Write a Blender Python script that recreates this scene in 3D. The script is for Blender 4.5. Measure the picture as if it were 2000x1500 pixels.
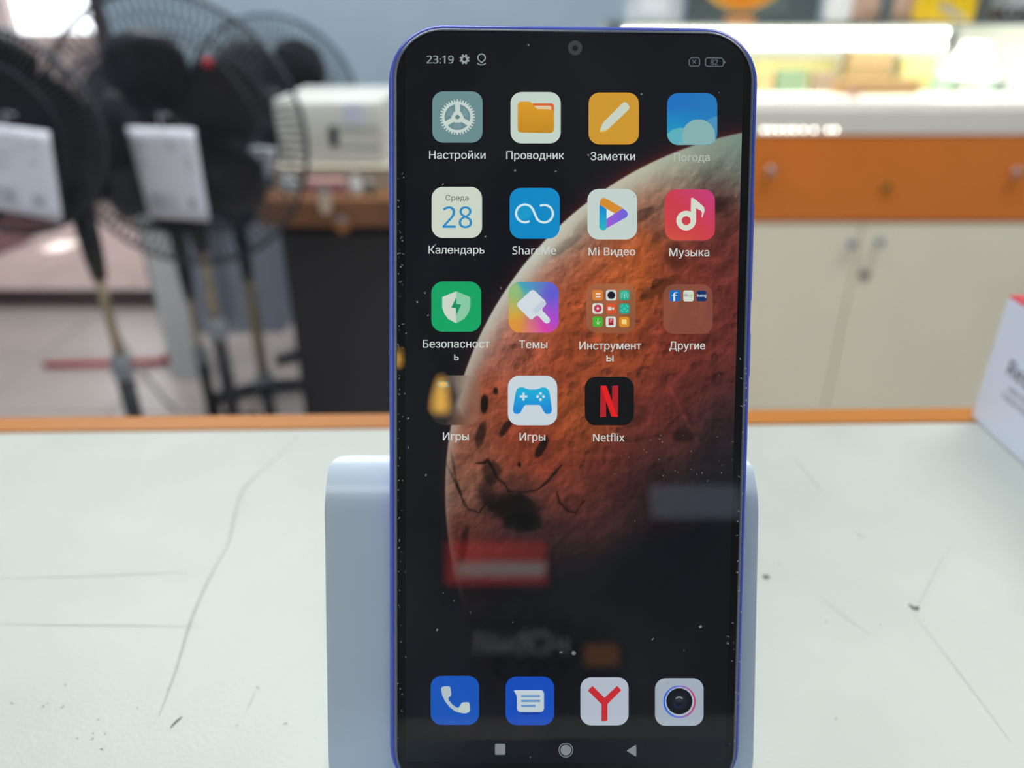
import bpy, bmesh, math, random
import numpy as np
from mathutils import Vector, Matrix
from mathutils.geometry import tessellate_polygon

for o in list(bpy.data.objects):
    bpy.data.objects.remove(o)
SC = bpy.context.scene
COL = SC.collection
PI = math.pi
random.seed(5)
rng = np.random.default_rng(7)

# ------------------------------------------------------------------ camera, world, light, exposure
CAM_H = 0.165                      # camera above the counter top (z = 0)
PITCH = math.radians(27)
F = 1503.0                         # focal length in pixels of the 2000 px wide frame
FLOOR = -0.95
CEIL = 1.75
cd = bpy.data.cameras.new('camera')
cam = bpy.data.objects.new('camera', cd)
COL.objects.link(cam)
cam.location = (0, 0, CAM_H)
cam.rotation_euler = (PI / 2 - PITCH, 0, 0)
cd.sensor_width = 36
cd.lens = F / 2000 * 36
cd.clip_start = 0.01
cd.clip_end = 60
cd.dof.use_dof = True
cd.dof.focus_distance = 0.160
cd.dof.aperture_fstop = 9.0
SC.camera = cam
SC.view_settings.view_transform = 'Standard'
SC.view_settings.look = 'None'
SC.view_settings.exposure = 0.0
SC.view_settings.gamma = 1.0
SC.view_settings.use_curve_mapping = False

w = bpy.data.worlds.new('world')
SC.world = w
w.use_nodes = True
w.node_tree.nodes['Background'].inputs[0].default_value = (0.93, 0.96, 1.0, 1)
w.node_tree.nodes['Background'].inputs[1].default_value = 4.0


def area(name, loc, size, power, col=(1, 1, 1), rot=(0, 0, 0)):
    l = bpy.data.lights.new(name, 'AREA')
    l.shape = 'RECTANGLE'
    l.size, l.size_y = size
    l.energy = power
    l.color = col
    o = bpy.data.objects.new(name, l)
    o.location = loc
    o.rotation_euler = rot
    COL.objects.link(o)
    return o


area('ceiling_light', (-0.8, 1.7, CEIL - 0.03), (1.6, 0.7), 50, (0.95, 0.98, 1.0))
area('ceiling_light', (1.2, 1.25, CEIL - 0.03), (1.2, 0.6), 32, (1.0, 0.98, 0.95))
area('ceiling_light', (-0.2, -0.7, CEIL - 0.03), (1.6, 0.5), 12, (0.95, 0.98, 1.0))
area('window_light', (-2.05, 0.0, 0.7), (1.6, 1.3), 12, (0.86, 0.93, 1.0), (0, -PI / 2, 0))
area('ceiling_light', (-2.1, 3.9, CEIL - 0.03), (1.4, 0.9), 34, (1.0, 0.97, 0.96))  # unseen hall lamp added to brighten the vestibule
sl = bpy.data.lights.new('sun', 'SUN')
sl.energy = 14
sl.angle = 0.02
sun = bpy.data.objects.new('sun', sl)
sun.rotation_euler = (0, -math.radians(50), 0)      # travels towards +x and down
COL.objects.link(sun)


# ------------------------------------------------------------------ helpers
def ray(px, py):
    r = (px - 1000) / F
    u = (750 - py) / F
    s, c = math.sin(PITCH), math.cos(PITCH)
    return Vector((r, c + u * s, -s + u * c))


def at_y(px, py, y):
    d = ray(px, py)
    return Vector((0, 0, CAM_H)) + d * (y / d.y)


def at_z(px, py, z):
    d = ray(px, py)
    return Vector((0, 0, CAM_H)) + d * ((z - CAM_H) / d.z)


def lin(c):
    c = np.asarray(c, float) / 255.0
    return np.where(c <= 0.04045, c / 12.92, ((c + 0.055) / 1.055) ** 2.4)


_m = {}


def mat(name, rgb, rough=0.5, metal=0.0, var=0.06, scale=40.0, bump=0.0, emit=0.0, spec=0.5, coat=0.0):
    """procedural principled material: sRGB base colour modulated by noise"""
    if name in _m:
        return _m[name]
    m = bpy.data.materials.new(name)
    m.use_nodes = True
    nt = m.node_tree
    b = nt.nodes['Principled BSDF']
    c = lin(rgb)
    tc = nt.nodes.new('ShaderNodeTexCoord')
    nz = nt.nodes.new('ShaderNodeTexNoise')
    nz.inputs['Scale'].default_value = scale
    nz.inputs['Detail'].default_value = 4
    nt.links.new(tc.outputs['Object'], nz.inputs['Vector'])
    rp = nt.nodes.new('ShaderNodeValToRGB')
    rp.color_ramp.elements[0].position = 0.3
    rp.color_ramp.elements[1].position = 0.7
    rp.color_ramp.elements[0].color = (*np.clip(c * (1 - var), 0, 1), 1)
    rp.color_ramp.elements[1].color = (*np.clip(c * (1 + var), 0, 1), 1)
    nt.links.new(nz.outputs['Fac'], rp.inputs['Fac'])
    nt.links.new(rp.outputs['Color'], b.inputs['Base Color'])
    b.inputs['Roughness'].default_value = rough
    b.inputs['Metallic'].default_value = metal
    b.inputs['Specular IOR Level'].default_value = spec
    b.inputs['Coat Weight'].default_value = coat
    if bump:
        bp = nt.nodes.new('ShaderNodeBump')
        bp.inputs['Strength'].default_value = bump
        bp.inputs['Distance'].default_value = 0.001
        nt.links.new(nz.outputs['Fac'], bp.inputs['Height'])
        nt.links.new(bp.outputs['Normal'], b.inputs['Normal'])
    if emit:
        nt.links.new(rp.outputs['Color'], b.inputs['Emission Color'])
        b.inputs['Emission Strength'].default_value = emit
    _m[name] = m
    return m


def glass_mat(name, tint=(1, 1, 1), ior=1.5, rough=0.0):
    m = bpy.data.materials.new(name)
    m.use_nodes = True
    nt = m.node_tree
    nt.nodes.clear()
    out = nt.nodes.new('ShaderNodeOutputMaterial')
    mx = nt.nodes.new('ShaderNodeMixShader')
    tr = nt.nodes.new('ShaderNodeBsdfTransparent')
    tr.inputs['Color'].default_value = (*tint, 1)
    gl = nt.nodes.new('ShaderNodeBsdfGlossy')
    gl.inputs['Roughness'].default_value = rough
    fr = nt.nodes.new('ShaderNodeFresnel')
    fr.inputs['IOR'].default_value = ior
    nt.links.new(fr.outputs[0], mx.inputs[0])
    nt.links.new(tr.outputs[0], mx.inputs[1])
    nt.links.new(gl.outputs[0], mx.inputs[2])
    nt.links.new(mx.outputs[0], out.inputs['Surface'])
    return m


def link(name, me, m=None, parent=None):
    o = bpy.data.objects.new(name, me)
    COL.objects.link(o)
    if m is not None and not me.materials:
        me.materials.append(m)
    if parent is not None:
        o.parent = parent
    return o


def obj(name, bm, m, parent=None, smooth=False):
    bmesh.ops.recalc_face_normals(bm, faces=bm.faces)
    me = bpy.data.meshes.new(name)
    bm.to_mesh(me)
    bm.free()
    if smooth:
        for p in me.polygons:
            p.use_smooth = True
    o = link(name, me, m, parent)
    if parent is not None:                       # geometry is given in world space: keep it there
        o.matrix_parent_inverse = Matrix.Identity(4)
        inv = world(parent).inverted()
        me.transform(inv)
    return o


def world(o):
    mtx = o.matrix_basis.copy()
    while o.parent:
        o = o.parent
        mtx = o.matrix_basis @ mtx
    return mtx


def thing(name, label, cat, loc=(0, 0, 0), group=None):
    o = bpy.data.objects.new(name, None)
    o.empty_display_size = 0.02
    o.location = loc
    COL.objects.link(o)
    return tag(o, label, cat, group)


def tag(o, label, cat, group=None):
    o['label'] = label
    o['category'] = cat
    if group:
        o['group'] = group
    return o


def struct(o, label=None, cat=None):
    o['kind'] = 'structure'
    if label:
        o['label'] = label
    if cat:
        o['category'] = cat
    return o


def box(bm, x0, x1, y0, y1, z0, z1, bev=0.0, seg=2):
    ps = [(x, y, z) for x in (x0, x1) for y in (y0, y1) for z in (z0, z1)]
    v = [bm.verts.new(p) for p in ps]
    fs = [(0, 1, 3, 2), (4, 6, 7, 5), (0, 4, 5, 1), (2, 3, 7, 6), (0, 2, 6, 4), (1, 5, 7, 3)]
    faces = [bm.faces.new([v[i] for i in f]) for f in fs]
    if bev:
        es = list({e for f in faces for e in f.edges})
        bmesh.ops.bevel(bm, geom=es, offset=bev, segments=seg, affect='EDGES', profile=0.5)
    return bm


def bx(x0, x1, y0, y1, z0, z1, bev=0.0, seg=2):
    return box(bmesh.new(), x0, x1, y0, y1, z0, z1, bev, seg)


def tube(bm, pts, rads, n=10, cap=True):
    """tube through pts with a radius at each"""
    pts = [Vector(p) for p in pts]
    if not hasattr(rads, '__len__'):
        rads = [rads] * len(pts)
    rings = []
    ref = None
    for i, p in enumerate(pts):
        a = pts[max(i - 1, 0)]
        b = pts[min(i + 1, len(pts) - 1)]
        t = (b - a).normalized()
        if ref is None:
            ref = Vector((0, 0, 1)) if abs(t.z) < 0.9 else Vector((1, 0, 0))
        s = t.cross(ref).normalized()
        q = s.cross(t).normalized()
        ref = q
        rings.append([bm.verts.new(p + (s * math.cos(2 * PI * k / n) + q * math.sin(2 * PI * k / n)) * rads[i]) for k in range(n)])
    for r0, r1 in zip(rings, rings[1:]):
        for k in range(n):
            bm.faces.new((r0[k], r0[(k + 1) % n], r1[(k + 1) % n], r1[k]))
    if cap:
        bm.faces.new(rings[0][::-1])
        bm.faces.new(rings[-1])
    return bm


def torus(bm, c, ax1, ax2, R, r, n=48, k=5):
    ax3 = ax1.cross(ax2)
    rings = []
    for i in range(n):
        a = 2 * PI * i / n
        d = ax1 * math.cos(a) + ax2 * math.sin(a)
        rings.append([bm.verts.new(c + d * (R + r * math.cos(2 * PI * j / k)) + ax3 * (r * math.sin(2 * PI * j / k))) for j in range(k)])
    for i in range(n):
        for j in range(k):
            bm.faces.new((rings[i][j], rings[(i + 1) % n][j], rings[(i + 1) % n][(j + 1) % k], rings[i][(j + 1) % k]))


def lathe(bm, prof, c=(0, 0, 0), axis=(0, 0, 1), n=24):
    ax = Vector(axis).normalized()
    s = ax.cross(Vector((1, 0, 0)) if abs(ax.x) < 0.9 else Vector((0, 1, 0))).normalized()
    q = ax.cross(s)
    c = Vector(c)
    rings = []
    for r, h in prof:
        if r < 1e-6:
            rings.append([bm.verts.new(c + ax * h)])
        else:
            rings.append([bm.verts.new(c + ax * h + (s * math.cos(2 * PI * k / n) + q * math.sin(2 * PI * k / n)) * r) for k in range(n)])
    for a, b in zip(rings, rings[1:]):
        for k in range(n):
            k2 = (k + 1) % n
            if len(a) == 1 and len(b) == 1:
                continue
            if len(a) == 1:
                bm.faces.new((a[0], b[k], b[k2]))
            elif len(b) == 1:
                bm.faces.new((a[k], a[k2], b[0]))
            else:
                bm.faces.new((a[k], a[k2], b[k2], b[k]))
    return bm


def fill(loops):
    """triangles of a polygon with holes; turned a little first, since level edges upset the fill"""
    ca, sa = math.cos(0.37), math.sin(0.37)
    return [list(t) for t in tessellate_polygon([[Vector((p[0] * ca - p[1] * sa, p[0] * sa + p[1] * ca, 0)) for p in l] for l in loops])]


def sans(ch):
    """plain letters and figures as sans-serif characters"""
    if 'A' <= ch <= 'Z':
        return chr(0x1D5A0 + ord(ch) - 65)
    if 'a' <= ch <= 'z':
        return chr(0x1D5BA + ord(ch) - 97)
    if '0' <= ch <= '9':
        return chr(0x1D7E2 + ord(ch) - 48)
    return ch


def text_mesh(body):
    c = bpy.data.curves.new('text', 'FONT')
    c.body = ''.join(sans(ch) for ch in body)
    c.resolution_u = 4
    c.fill_mode = 'NONE'
    o = bpy.data.objects.new('text', c)
    COL.objects.link(o)
    dg = bpy.context.evaluated_depsgraph_get()
    me = bpy.data.meshes.new_from_object(o.evaluated_get(dg))
    vs = np.array([v.co[:] for v in me.vertices])
    nb = {}
    for ed in me.edges:
        p, q = ed.vertices
        nb.setdefault(p, []).append(q)
        nb.setdefault(q, []).append(p)
    bpy.data.objects.remove(o)
    bpy.data.curves.remove(c)
    bpy.data.meshes.remove(me)
    seen, loops = set(), []
    for v0 in nb:
        if v0 in seen:
            continue
        lp, prev, cur = [], None, v0
        while cur not in seen:
            seen.add(cur)
            lp.append(cur)
            nx = [k for k in nb[cur] if k != prev and k not in seen]
            if not nx:
                break
            prev, cur = cur, nx[0]
        if len(lp) > 2:
            loops.append(lp)
    # letters overlap themselves in their outlines: cut them into level bands and keep what winds around
    ext_ = sorted((vs[l][:, 0].min(), vs[l][:, 0].max(), i) for i, l in enumerate(loops))
    groups, right = [], -1e9
    for x0, x1, i in ext_:
        if x0 > right:
            groups.append([])
        groups[-1].append(i)
        right = max(right, x1)
    pts, faces = [], []
    for g in groups:
        P = np.concatenate([vs[loops[i]][:, :2] for i in g])
        Q = np.concatenate([np.roll(vs[loops[i]][:, :2], -1, 0) for i in g])
        d = Q - P
        # heights where edges cross
        den = d[:, None, 0] * d[None, :, 1] - d[:, None, 1] * d[None, :, 0]
        w0 = P[None] - P[:, None]
        with np.errstate(divide='ignore', invalid='ignore'):
            t_ = (w0[..., 0] * d[None, :, 1] - w0[..., 1] * d[None, :, 0]) / den
            u_ = (w0[..., 0] * d[:, None, 1] - w0[..., 1] * d[:, None, 0]) / den
        ok = (np.abs(den) > 1e-12) & (t_ > 1e-6) & (t_ < 1 - 1e-6) & (u_ > 1e-6) & (u_ < 1 - 1e-6)
        cross_y = (P[:, None, 1] + np.where(ok, t_, 0) * d[:, None, 1])[ok]
        ys = np.unique(np.round(np.concatenate([P[:, 1], cross_y]), 6))
        for y0, y1 in zip(ys, ys[1:]):
            if y1 - y0 < 2e-6:
                continue
            ym = (y0 + y1) / 2
            hit = np.where((P[:, 1] > ym) != (Q[:, 1] > ym))[0]
            k = [(P[i, 0] + d[i, 0] * (ym - P[i, 1]) / d[i, 1], i) for i in hit]
            k.sort()
            wn = 0
            for xm, i in k:
                if wn == 0:
                    st_ = i
                wn += 1 if d[i, 1] > 0 else -1
                if wn == 0:
                    n = len(pts)
                    for j, yv in ((st_, y0), (i, y0), (i, y1), (st_, y1)):
                        pts.append((P[j, 0] + d[j, 0] * (yv - P[j, 1]) / d[j, 1], yv, 0.0))
                    faces.append([n, n + 1, n + 2, n + 3])
    return np.array(pts), faces


# ------------------------------------------------------------------ setting: room shell
YW = 2.86                                    # wall with the glass door
XD0, XD1 = -2.62, -1.36                      # glass door opening
ZD = 1.15
M_wall = mat('blue_grey_paint', (156, 176, 191), 0.8, var=0.03, scale=6)
M_wall2 = mat('grey_paint', (120, 122, 126), 0.85, var=0.04, scale=5)
M_pink = mat('pinkish_plaster', (200, 184, 180), 0.8, var=0.05, scale=4)
M_ceil = mat('ceiling_paint', (170, 172, 175), 0.9, var=0.02, scale=3)
M_grout = mat('tile_grout', (150, 138, 132), 0.9, var=0.1)
M_tile = mat('beige_floor_tile', (194, 182, 176), 0.3, var=0.05, scale=9)
M_ptile = mat('pink_floor_tile', (216, 200, 196), 0.25, var=0.06, scale=9)

bm = bmesh.new()
box(bm, -3.3, 2.6, -2.3, 5.0, FLOOR - 0.05, FLOOR - 0.006)
floor = struct(obj('floor', bm, M_grout))
TS = 0.42


def tiles(x0, nx, y0, ny, m):
    me = None
    for i in range(nx):
        for j in range(ny):
            x, y = x0 + i * TS, y0 + j * TS
            if me is None:
                b = bx(-TS / 2 + 0.003, TS / 2 - 0.003, -TS / 2 + 0.003, TS / 2 - 0.003, -0.012, 0.0, 0.0015, 1)
                t = obj('tile', b, m, floor)
                me = t.data
            else:
                t = link('tile', me, m, floor)
            t.location = (x + TS / 2, y + TS / 2, FLOOR + random.uniform(-0.0006, 0))


tiles(-1.62 - 3 * TS, 8, YW - 0.02 - 3 * TS, 3, M_tile)
tiles(-1.62 - 4 * TS, 5, YW + 0.03, 4, M_ptile)
# remaining floor: one plain sheet at tile height where the counter hides it
bm = bmesh.new()
box(bm, -2.88, 2.55, -2.2, YW - 0.03 - 3 * TS, FLOOR - 0.01, FLOOR)
box(bm, -1.62 + 5 * TS + 0.005, 2.55, YW - 0.02 - 3 * TS, YW + 0.1, FLOOR - 0.01, FLOOR)
obj('floor_sheet', bm, M_tile, floor)

struct(obj('wall_back', box(box(bx(XD1, 2.5, YW, YW + 0.12, FLOOR, CEIL), -2.9, XD0, YW, YW + 0.12, FLOOR, CEIL), XD0, XD1, YW, YW + 0.12, ZD, CEIL), M_wall))
struct(obj('wall_right', bx(2.5, 2.6, -2.3, YW + 0.12, FLOOR, CEIL), M_wall))
struct(obj('wall_left', bx(-2.9, -2.8, -2.3, YW, FLOOR, CEIL), M_wall2))
struct(obj('wall_front', bx(-2.9, 2.6, -2.4, -2.3, FLOOR, CEIL), M_wall2))
struct(obj('ceiling', bx(-3.4, 2.6, -2.4, 5.1, CEIL, CEIL + 0.08), M_ceil))
# vestibule beyond the glass door
wx0, wx1 = at_y(8, 40, 4.6).x, at_y(240, 40, 4.6).x
wz = at_y(80, 66, 4.6).z
bm = bmesh.new()
box(bm, -3.3, wx0, 4.6, 4.72, FLOOR, CEIL)
box(bm, wx1, 0.2, 4.6, 4.72, FLOOR, CEIL)
box(bm, wx0, wx1, 4.6, 4.72, FLOOR, wz)
box(bm, wx0, wx1, 4.6, 4.72, 1.0, CEIL)
struct(obj('wall_far', bm, M_pink))
struct(obj('wall_hall_right', bx(-1.0, -0.9, YW + 0.12, 4.6, FLOOR, CEIL), M_pink))
# hall left wall; unseen slit added to throw a sun streak onto the tiles
sp = at_z(104, 480, FLOOR)
sz = FLOOR + (sp.x + 3.3) * math.tan(math.radians(40))
bm = bmesh.new()
box(bm, -3.4, -3.3, YW, sp.y - 0.085, FLOOR, CEIL)
box(bm, -3.4, -3.3, sp.y + 0.085, 4.72, FLOOR, CEIL)
box(bm, -3.4, -3.3, sp.y - 0.085, sp.y + 0.085, FLOOR, sz - 0.02)
box(bm, -3.4, -3.3, sp.y - 0.085, sp.y + 0.085, sz + 0.16, CEIL)
struct(obj('wall_hall_left', bm, M_pink))
# outer window
M_frame = mat('dark_brown_frame', (62, 50, 54), 0.45, var=0.08)
win = struct(thing('window_1', 'overexposed bright window at the far end of the hall', 'window', (wx0, 4.64, wz)), None)
obj('window_frame', box(box(bx(wx0 - 0.03, wx1 + 0.03, 4.57, 4.60, wz - 0.05, wz), wx0 - 0.03, wx0 + 0.01, 4.57, 4.60, wz, 1.03), wx1 - 0.01, wx1 + 0.03, 4.57, 4.60, wz, 1.03), M_pink, win)
M_pane = glass_mat('window_glass', (0.97, 0.98, 0.98), 1.45)
obj('pane', bx(wx0, wx1, 4.65, 4.656, wz, 1.0), M_pane, win)
# glass door
door = struct(thing('door_1', 'glass door with a dark brown frame left of the standing fans', 'door', (XD0, YW + 0.03, FLOOR)))
fw = 0.062
for a, b in ((XD0, XD0 + fw), (XD1 - fw, XD1)):
    obj('stile', bx(a, b, YW + 0.01, YW + 0.06, FLOOR + 0.005, ZD, 0.004), M_frame, door)
obj('bottom_rail', bx(XD0 + fw, XD1 - fw, YW + 0.01, YW + 0.06, FLOOR + 0.012, FLOOR + 0.055, 0.004), M_frame, door)
obj('top_rail', bx(XD0 + fw, XD1 - fw, YW + 0.01, YW + 0.06, ZD - 0.07, ZD, 0.004), M_frame, door)
obj('pane', bx(XD0 + fw, XD1 - fw, YW + 0.032, YW + 0.038, FLOOR + 0.055, ZD - 0.07), M_pane, door)

# door mat in the hall
pts = [at_z(x, y, FLOOR) for x, y in ((-60, 398), (128, 412), (48, 478), (-60, 520))]
bm = bmesh.new()
lo = [bm.verts.new((p.x, p.y, FLOOR + 0.001)) for p in pts]
hi = [bm.verts.new((p.x, p.y, FLOOR + 0.012)) for p in pts]
bm.faces.new(hi)
bm.faces.new(lo[::-1])
for i in range(4):
    bm.faces.new((lo[i], lo[(i + 1) % 4], hi[(i + 1) % 4], hi[i]))
tag(obj('door_mat', bm, mat('maroon_carpet', (112, 74, 82), 0.95, var=0.15, scale=120)), 'dark maroon mat on the pink tiles behind the glass door', 'mat')

# red strip lying on the floor
a, b = at_z(88, 719, FLOOR), at_z(336, 711, FLOOR)
bm = bmesh.new()
tube(bm, [a + Vector((0, 0, 0.012)), a.lerp(b, 0.5) + Vector((0, 0, 0.012)), b + Vector((0, 0, 0.012))], 0.011, 8)
rs = thing('floor_rod', 'thin red rod lying on the beige floor tiles by the glass door', 'rod', (b.x, b.y, FLOOR))
obj('rod', bm, mat('red_plastic', (196, 66, 78), 0.4), rs, True)
obj('end_cap', lathe(bmesh.new(), [(0, -0.02), (0.017, -0.018), (0.019, 0), (0.017, 0.018), (0, 0.02)], (b.x, b.y, FLOOR + 0.019), (1, 0, 0), 14), mat('dark_red_plastic', (170, 48, 60), 0.4), rs, True)
# power cord on the floor
bm = bmesh.new()
tube(bm, [at_z(x, y, FLOOR + 0.004) for x, y in ((222, 640), (238, 668), (258, 700), (278, 728), (300, 752), (322, 782), (345, 800))], 0.004, 6)
tag(obj('power_cord', bm, mat('grey_cord', (120, 112, 112), 0.6), None, True), 'thin grey power cord lying across the floor tiles', 'cord')

# ------------------------------------------------------------------ counter
M_lam = mat('pale_laminate', (190, 196, 187), 0.42, var=0.035, scale=30, bump=0.06)
nt = M_lam.node_tree
n2 = nt.nodes.new('ShaderNodeTexNoise')
n2.inputs['Scale'].default_value = 700
n2.inputs['Detail'].default_value = 3
bp = nt.nodes.new('ShaderNodeBump')
bp.inputs['Strength'].default_value = 0.25
bp.inputs['Distance'].default_value = 0.0003
nt.links.new(nt.nodes['Texture Coordinate'].outputs['Object'], n2.inputs['Vector'])
nt.links.new(n2.outputs['Fac'], bp.inputs['Height'])
nt.links.new(bp.outputs['Normal'], nt.nodes['Principled BSDF'].inputs['Normal'])
M_or = mat('orange_edge_laminate', (188, 117, 34), 0.35, var=0.05, scale=25)
e0, e1 = at_z(0, 846, 0), at_z(1890, 826, 0)
g0, g1 = at_z(0, 817, 0), at_z(1890, 797, 0)


def ext(p, q, x):
    t = (x - p.x) / (q.x - p.x)
    return p + (q - p) * t


def slab(pts, z0, z1, bev=0.0):
    bm = bmesh.new()
    lo = [bm.verts.new((p[0], p[1], z0)) for p in pts]
    hi = [bm.verts.new((p[0], p[1], z1)) for p in pts]
    n = len(pts)
    bm.faces.new(hi)
    bm.faces.new(lo[::-1])
    for i in range(n):
        bm.faces.new((lo[i], lo[(i + 1) % n], hi[(i + 1) % n], hi[i]))
    if bev:
        bmesh.ops.bevel(bm, geom=list(bm.edges), offset=bev, segments=2, affect='EDGES')
    return bm


ctr = thing('shop_counter', 'pale scratched laminate counter with an orange back edge under the phone stand', 'counter', (0, 0, 0))
X0, X1 = -0.62, 0.75
A0, A1 = ext(e0, e1, X0), ext(e0, e1, X1)
B0, B1 = ext(g0, g1, X0), ext(g0, g1, X1)
obj('countertop', slab([(X0, -0.28), (X1, -0.28), (A1.x, A1.y), (A0.x, A0.y)], -0.03, 0.0), M_lam, ctr)
obj('edge_strip', slab([(A0.x, A0.y + 0.0002), (A1.x, A1.y + 0.0002), (B1.x, B1.y), (B0.x, B0.y)], -0.032, 0.0006, 0.0006), M_or, ctr, False)
obj('carcass', bx(X0 + 0.02, X1 - 0.02, -0.24, min(B0.y, B1.y) - 0.02, FLOOR, -0.0305), mat('white_melamine', (205, 205, 200), 0.5), ctr)
M_scr = mat('scratch_grey', (172, 177, 170), 0.7)
M_scr2 = mat('scratch_dark', (105, 105, 100), 0.7)


def scratch(pxs, wpx, m=M_scr):
    ps = [at_z(x, y, 0) for x, y in pxs]
    # resample smoothly
    out = []
    for i in range(len(ps) - 1):
        p0, p1, p2, p3 = ps[max(i - 1, 0)], ps[i], ps[i + 1], ps[min(i + 2, len(ps) - 1)]
        for k in range(6):
            t = k / 6
            out.append(0.5 * ((2 * p1) + (p2 - p0) * t + (2 * p0 - 5 * p1 + 4 * p2 - p3) * t * t + (3 * p1 - p0 - 3 * p2 + p3) * t ** 3))
    out.append(ps[-1])
    bm = bmesh.new()
    L, R = [], []
    n = len(out)
    for i, p in enumerate(out):
        d = out[min(i + 1, n - 1)] - out[max(i - 1, 0)]
        s = Vector((-d.y, d.x, 0)).normalized()
        hw = wpx * 0.5 * (p - Vector((0, 0, CAM_H))).length / F * (0.25 + 0.75 * math.sin(PI * (i + 0.3) / (n - 0.4))) * random.uniform(0.7, 1.2)
        L.append(bm.verts.new((p.x + s.x * hw, p.y + s.y * hw, 0.00006)))
        R.append(bm.verts.new((p.x - s.x * hw, p.y - s.y * hw, 0.00006)))
    for i in range(n - 1):
        bm.faces.new((L[i], L[i + 1], R[i + 1], R[i]))
    obj('scratch', bm, m, ctr)


scratch([(582, 850), (545, 890), (505, 925), (476, 955), (460, 1000), (448, 1055), (432, 1090)], 5)
scratch([(432, 1085), (410, 1128), (390, 1170), (372, 1215), (355, 1270), (340, 1320), (310, 1400)], 5)
scratch([(0, 1219), (100, 1221), (240, 1222), (390, 1224)], 2.2)
scratch([(0, 1130), (160, 1126), (300, 1120), (370, 1118)], 2)
scratch([(333, 1423), (342, 1412), (356, 1400)], 5, M_scr2)
scratch([(1550, 895), (1580, 930), (1612, 968)], 3)
scratch([(1600, 1165), (1650, 1205), (1700, 1240)], 2.5)
scratch([(1860, 1060), (1830, 1110), (1800, 1170), (1785, 1190)], 2)
scratch([(1780, 1194), (1840, 1270), (1900, 1350), (1975, 1450)], 2)
scratch([(1775, 1180), (1786, 1189), (1795, 1186)], 9, M_scr2)
scratch([(1489, 1126), (1496, 1127), (1503, 1126)], 14, M_scr2)
scratch([(1672, 1040), (1680, 1046), (1688, 1050)], 6)
scratch([(498, 1350), (490, 1370), (480, 1390)], 2)
for _ in range(20):
    x, y = random.uniform(0, 620), random.uniform(1330, 1495)
    if _ > 15:
        x, y = random.uniform(1500, 2000), random.uniform(1000, 1495)
    scratch([(x, y), (x + random.uniform(-4, 4), y + 2), (x + random.uniform(-6, 6), y + 4)], 1.6, M_scr2)

# ------------------------------------------------------------------ phone
W, L, TH, RC = 0.077, 0.1655, 0.009, 0.0115
R3 = Matrix(((0.99992561, 0.00814747, 0.00907686), (0.00509484, 0.39714699, -0.91774087), (-0.01108211, 0.91771885, 0.39707594)))
PT = Vector((0.01288529, 0.17351002, CAM_H - 0.00536457))          # middle of the top edge
PM = Matrix.Translation(PT) @ R3.to_4x4()
PN = (R3 @ Vector((0, 0, 1))).normalized()


def p2l(px, py):
    """a point of the picture as (u, v) on the face of the phone"""
    d = ray(px, py)
    c = Vector((0, 0, CAM_H))
    t = (PT - c).dot(PN) / d.dot(PN)
    q = R3.transposed() @ (c + d * t - PT)
    return q.x, q.y


phone = thing('smartphone', 'blue edged smartphone with a planet wallpaper, upright on the white stand', 'phone', PT)
phone.rotation_euler = R3.to_euler()
PHW = world(phone)


def rrect(inset, r0=RC, n=10, w_=W, l_=L):
    r = max(r0 - inset, 0.001)
    hx, t, b = w_ / 2 - inset, -inset, -l_ + inset
    pts = []
    for cx, cy, a0 in ((hx - r, t - r, 0), (-hx + r, t - r, 90), (-hx + r, b + r, 180), (hx - r, b + r, 270)):
        for k in range(n + 1):
            a = math.radians(a0 + 90 * k / n)
            pts.append((cx + r * math.cos(a), cy + r * math.sin(a)))
    return pts


def loft(levels, cap0=True, cap1=True):
    bm = bmesh.new()
    rings = []
    for ins, d in levels:
        rings.append([bm.verts.new((x, y, -d)) for x, y in rrect(ins)])
    n = len(rings[0])
    for a, b in zip(rings, rings[1:]):
        for k in range(n):
            bm.faces.new((a[k], a[(k + 1) % n], b[(k + 1) % n], b[k]))
    if cap0:
        bm.faces.new(rings[0])
    if cap1:
        bm.faces.new(rings[-1][::-1])
    return bm


def lobj(name, bm, m, parent, smooth=False):
    """geometry in phone coordinates, parented below the phone"""
    bmesh.ops.recalc_face_normals(bm, faces=bm.faces)
    me = bpy.data.meshes.new(name)
    bm.to_mesh(me)
    bm.free()
    if smooth:
        for p in me.polygons:
            p.use_smooth = True
    return link(name, me, m, parent)


M_blue = mat('blue_plastic', (58, 84, 196), 0.35, var=0.03, coat=0.1)
M_glassedge = mat('dark_glass_edge', (92, 100, 108), 0.3, var=0.05)
M_black = mat('black_mask', (7, 8, 10), 0.6, var=0.02, spec=0.1)
lobj('body', loft([(0.0013, 0.0010), (0.0008, 0.0012), (0.0003, 0.0019), (0.0, 0.0034), (0.0, 0.0056), (0.0006, 0.0074), (0.002, 0.0086), (0.004, TH)]), M_blue, phone, True)
lobj('glass_edge', loft([(0.0021, 0.0), (0.0018, 0.00012), (0.0015, 0.00045), (0.0013, 0.0010)], False, False), M_glassedge, phone, True)
lobj('bezel', loft([(0.0021, 0.00045), (0.0021, 0.0009)]), M_black, phone)
bm = bmesh.new()
bm.faces.new([bm.verts.new((x, y, 0)) for x, y in rrect(0.0021)])
M_cover = glass_mat('cover_glass', (1, 1, 1), 1.5, 0.0)
nt = M_cover.node_tree                          # smudgy dust film, made paler to put room reflections into the blacks
df = nt.nodes.new('ShaderNodeBsdfDiffuse')
df.inputs['Color'].default_value = (0.75, 0.8, 0.86, 1)
sn = nt.nodes.new('ShaderNodeTexNoise')
sn.inputs['Scale'].default_value = 28
sn.inputs['Detail'].default_value = 5
tcn = nt.nodes.new('ShaderNodeTexCoord')
nt.links.new(tcn.outputs['Object'], sn.inputs['Vector'])
mr = nt.nodes.new('ShaderNodeMapRange')
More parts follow.
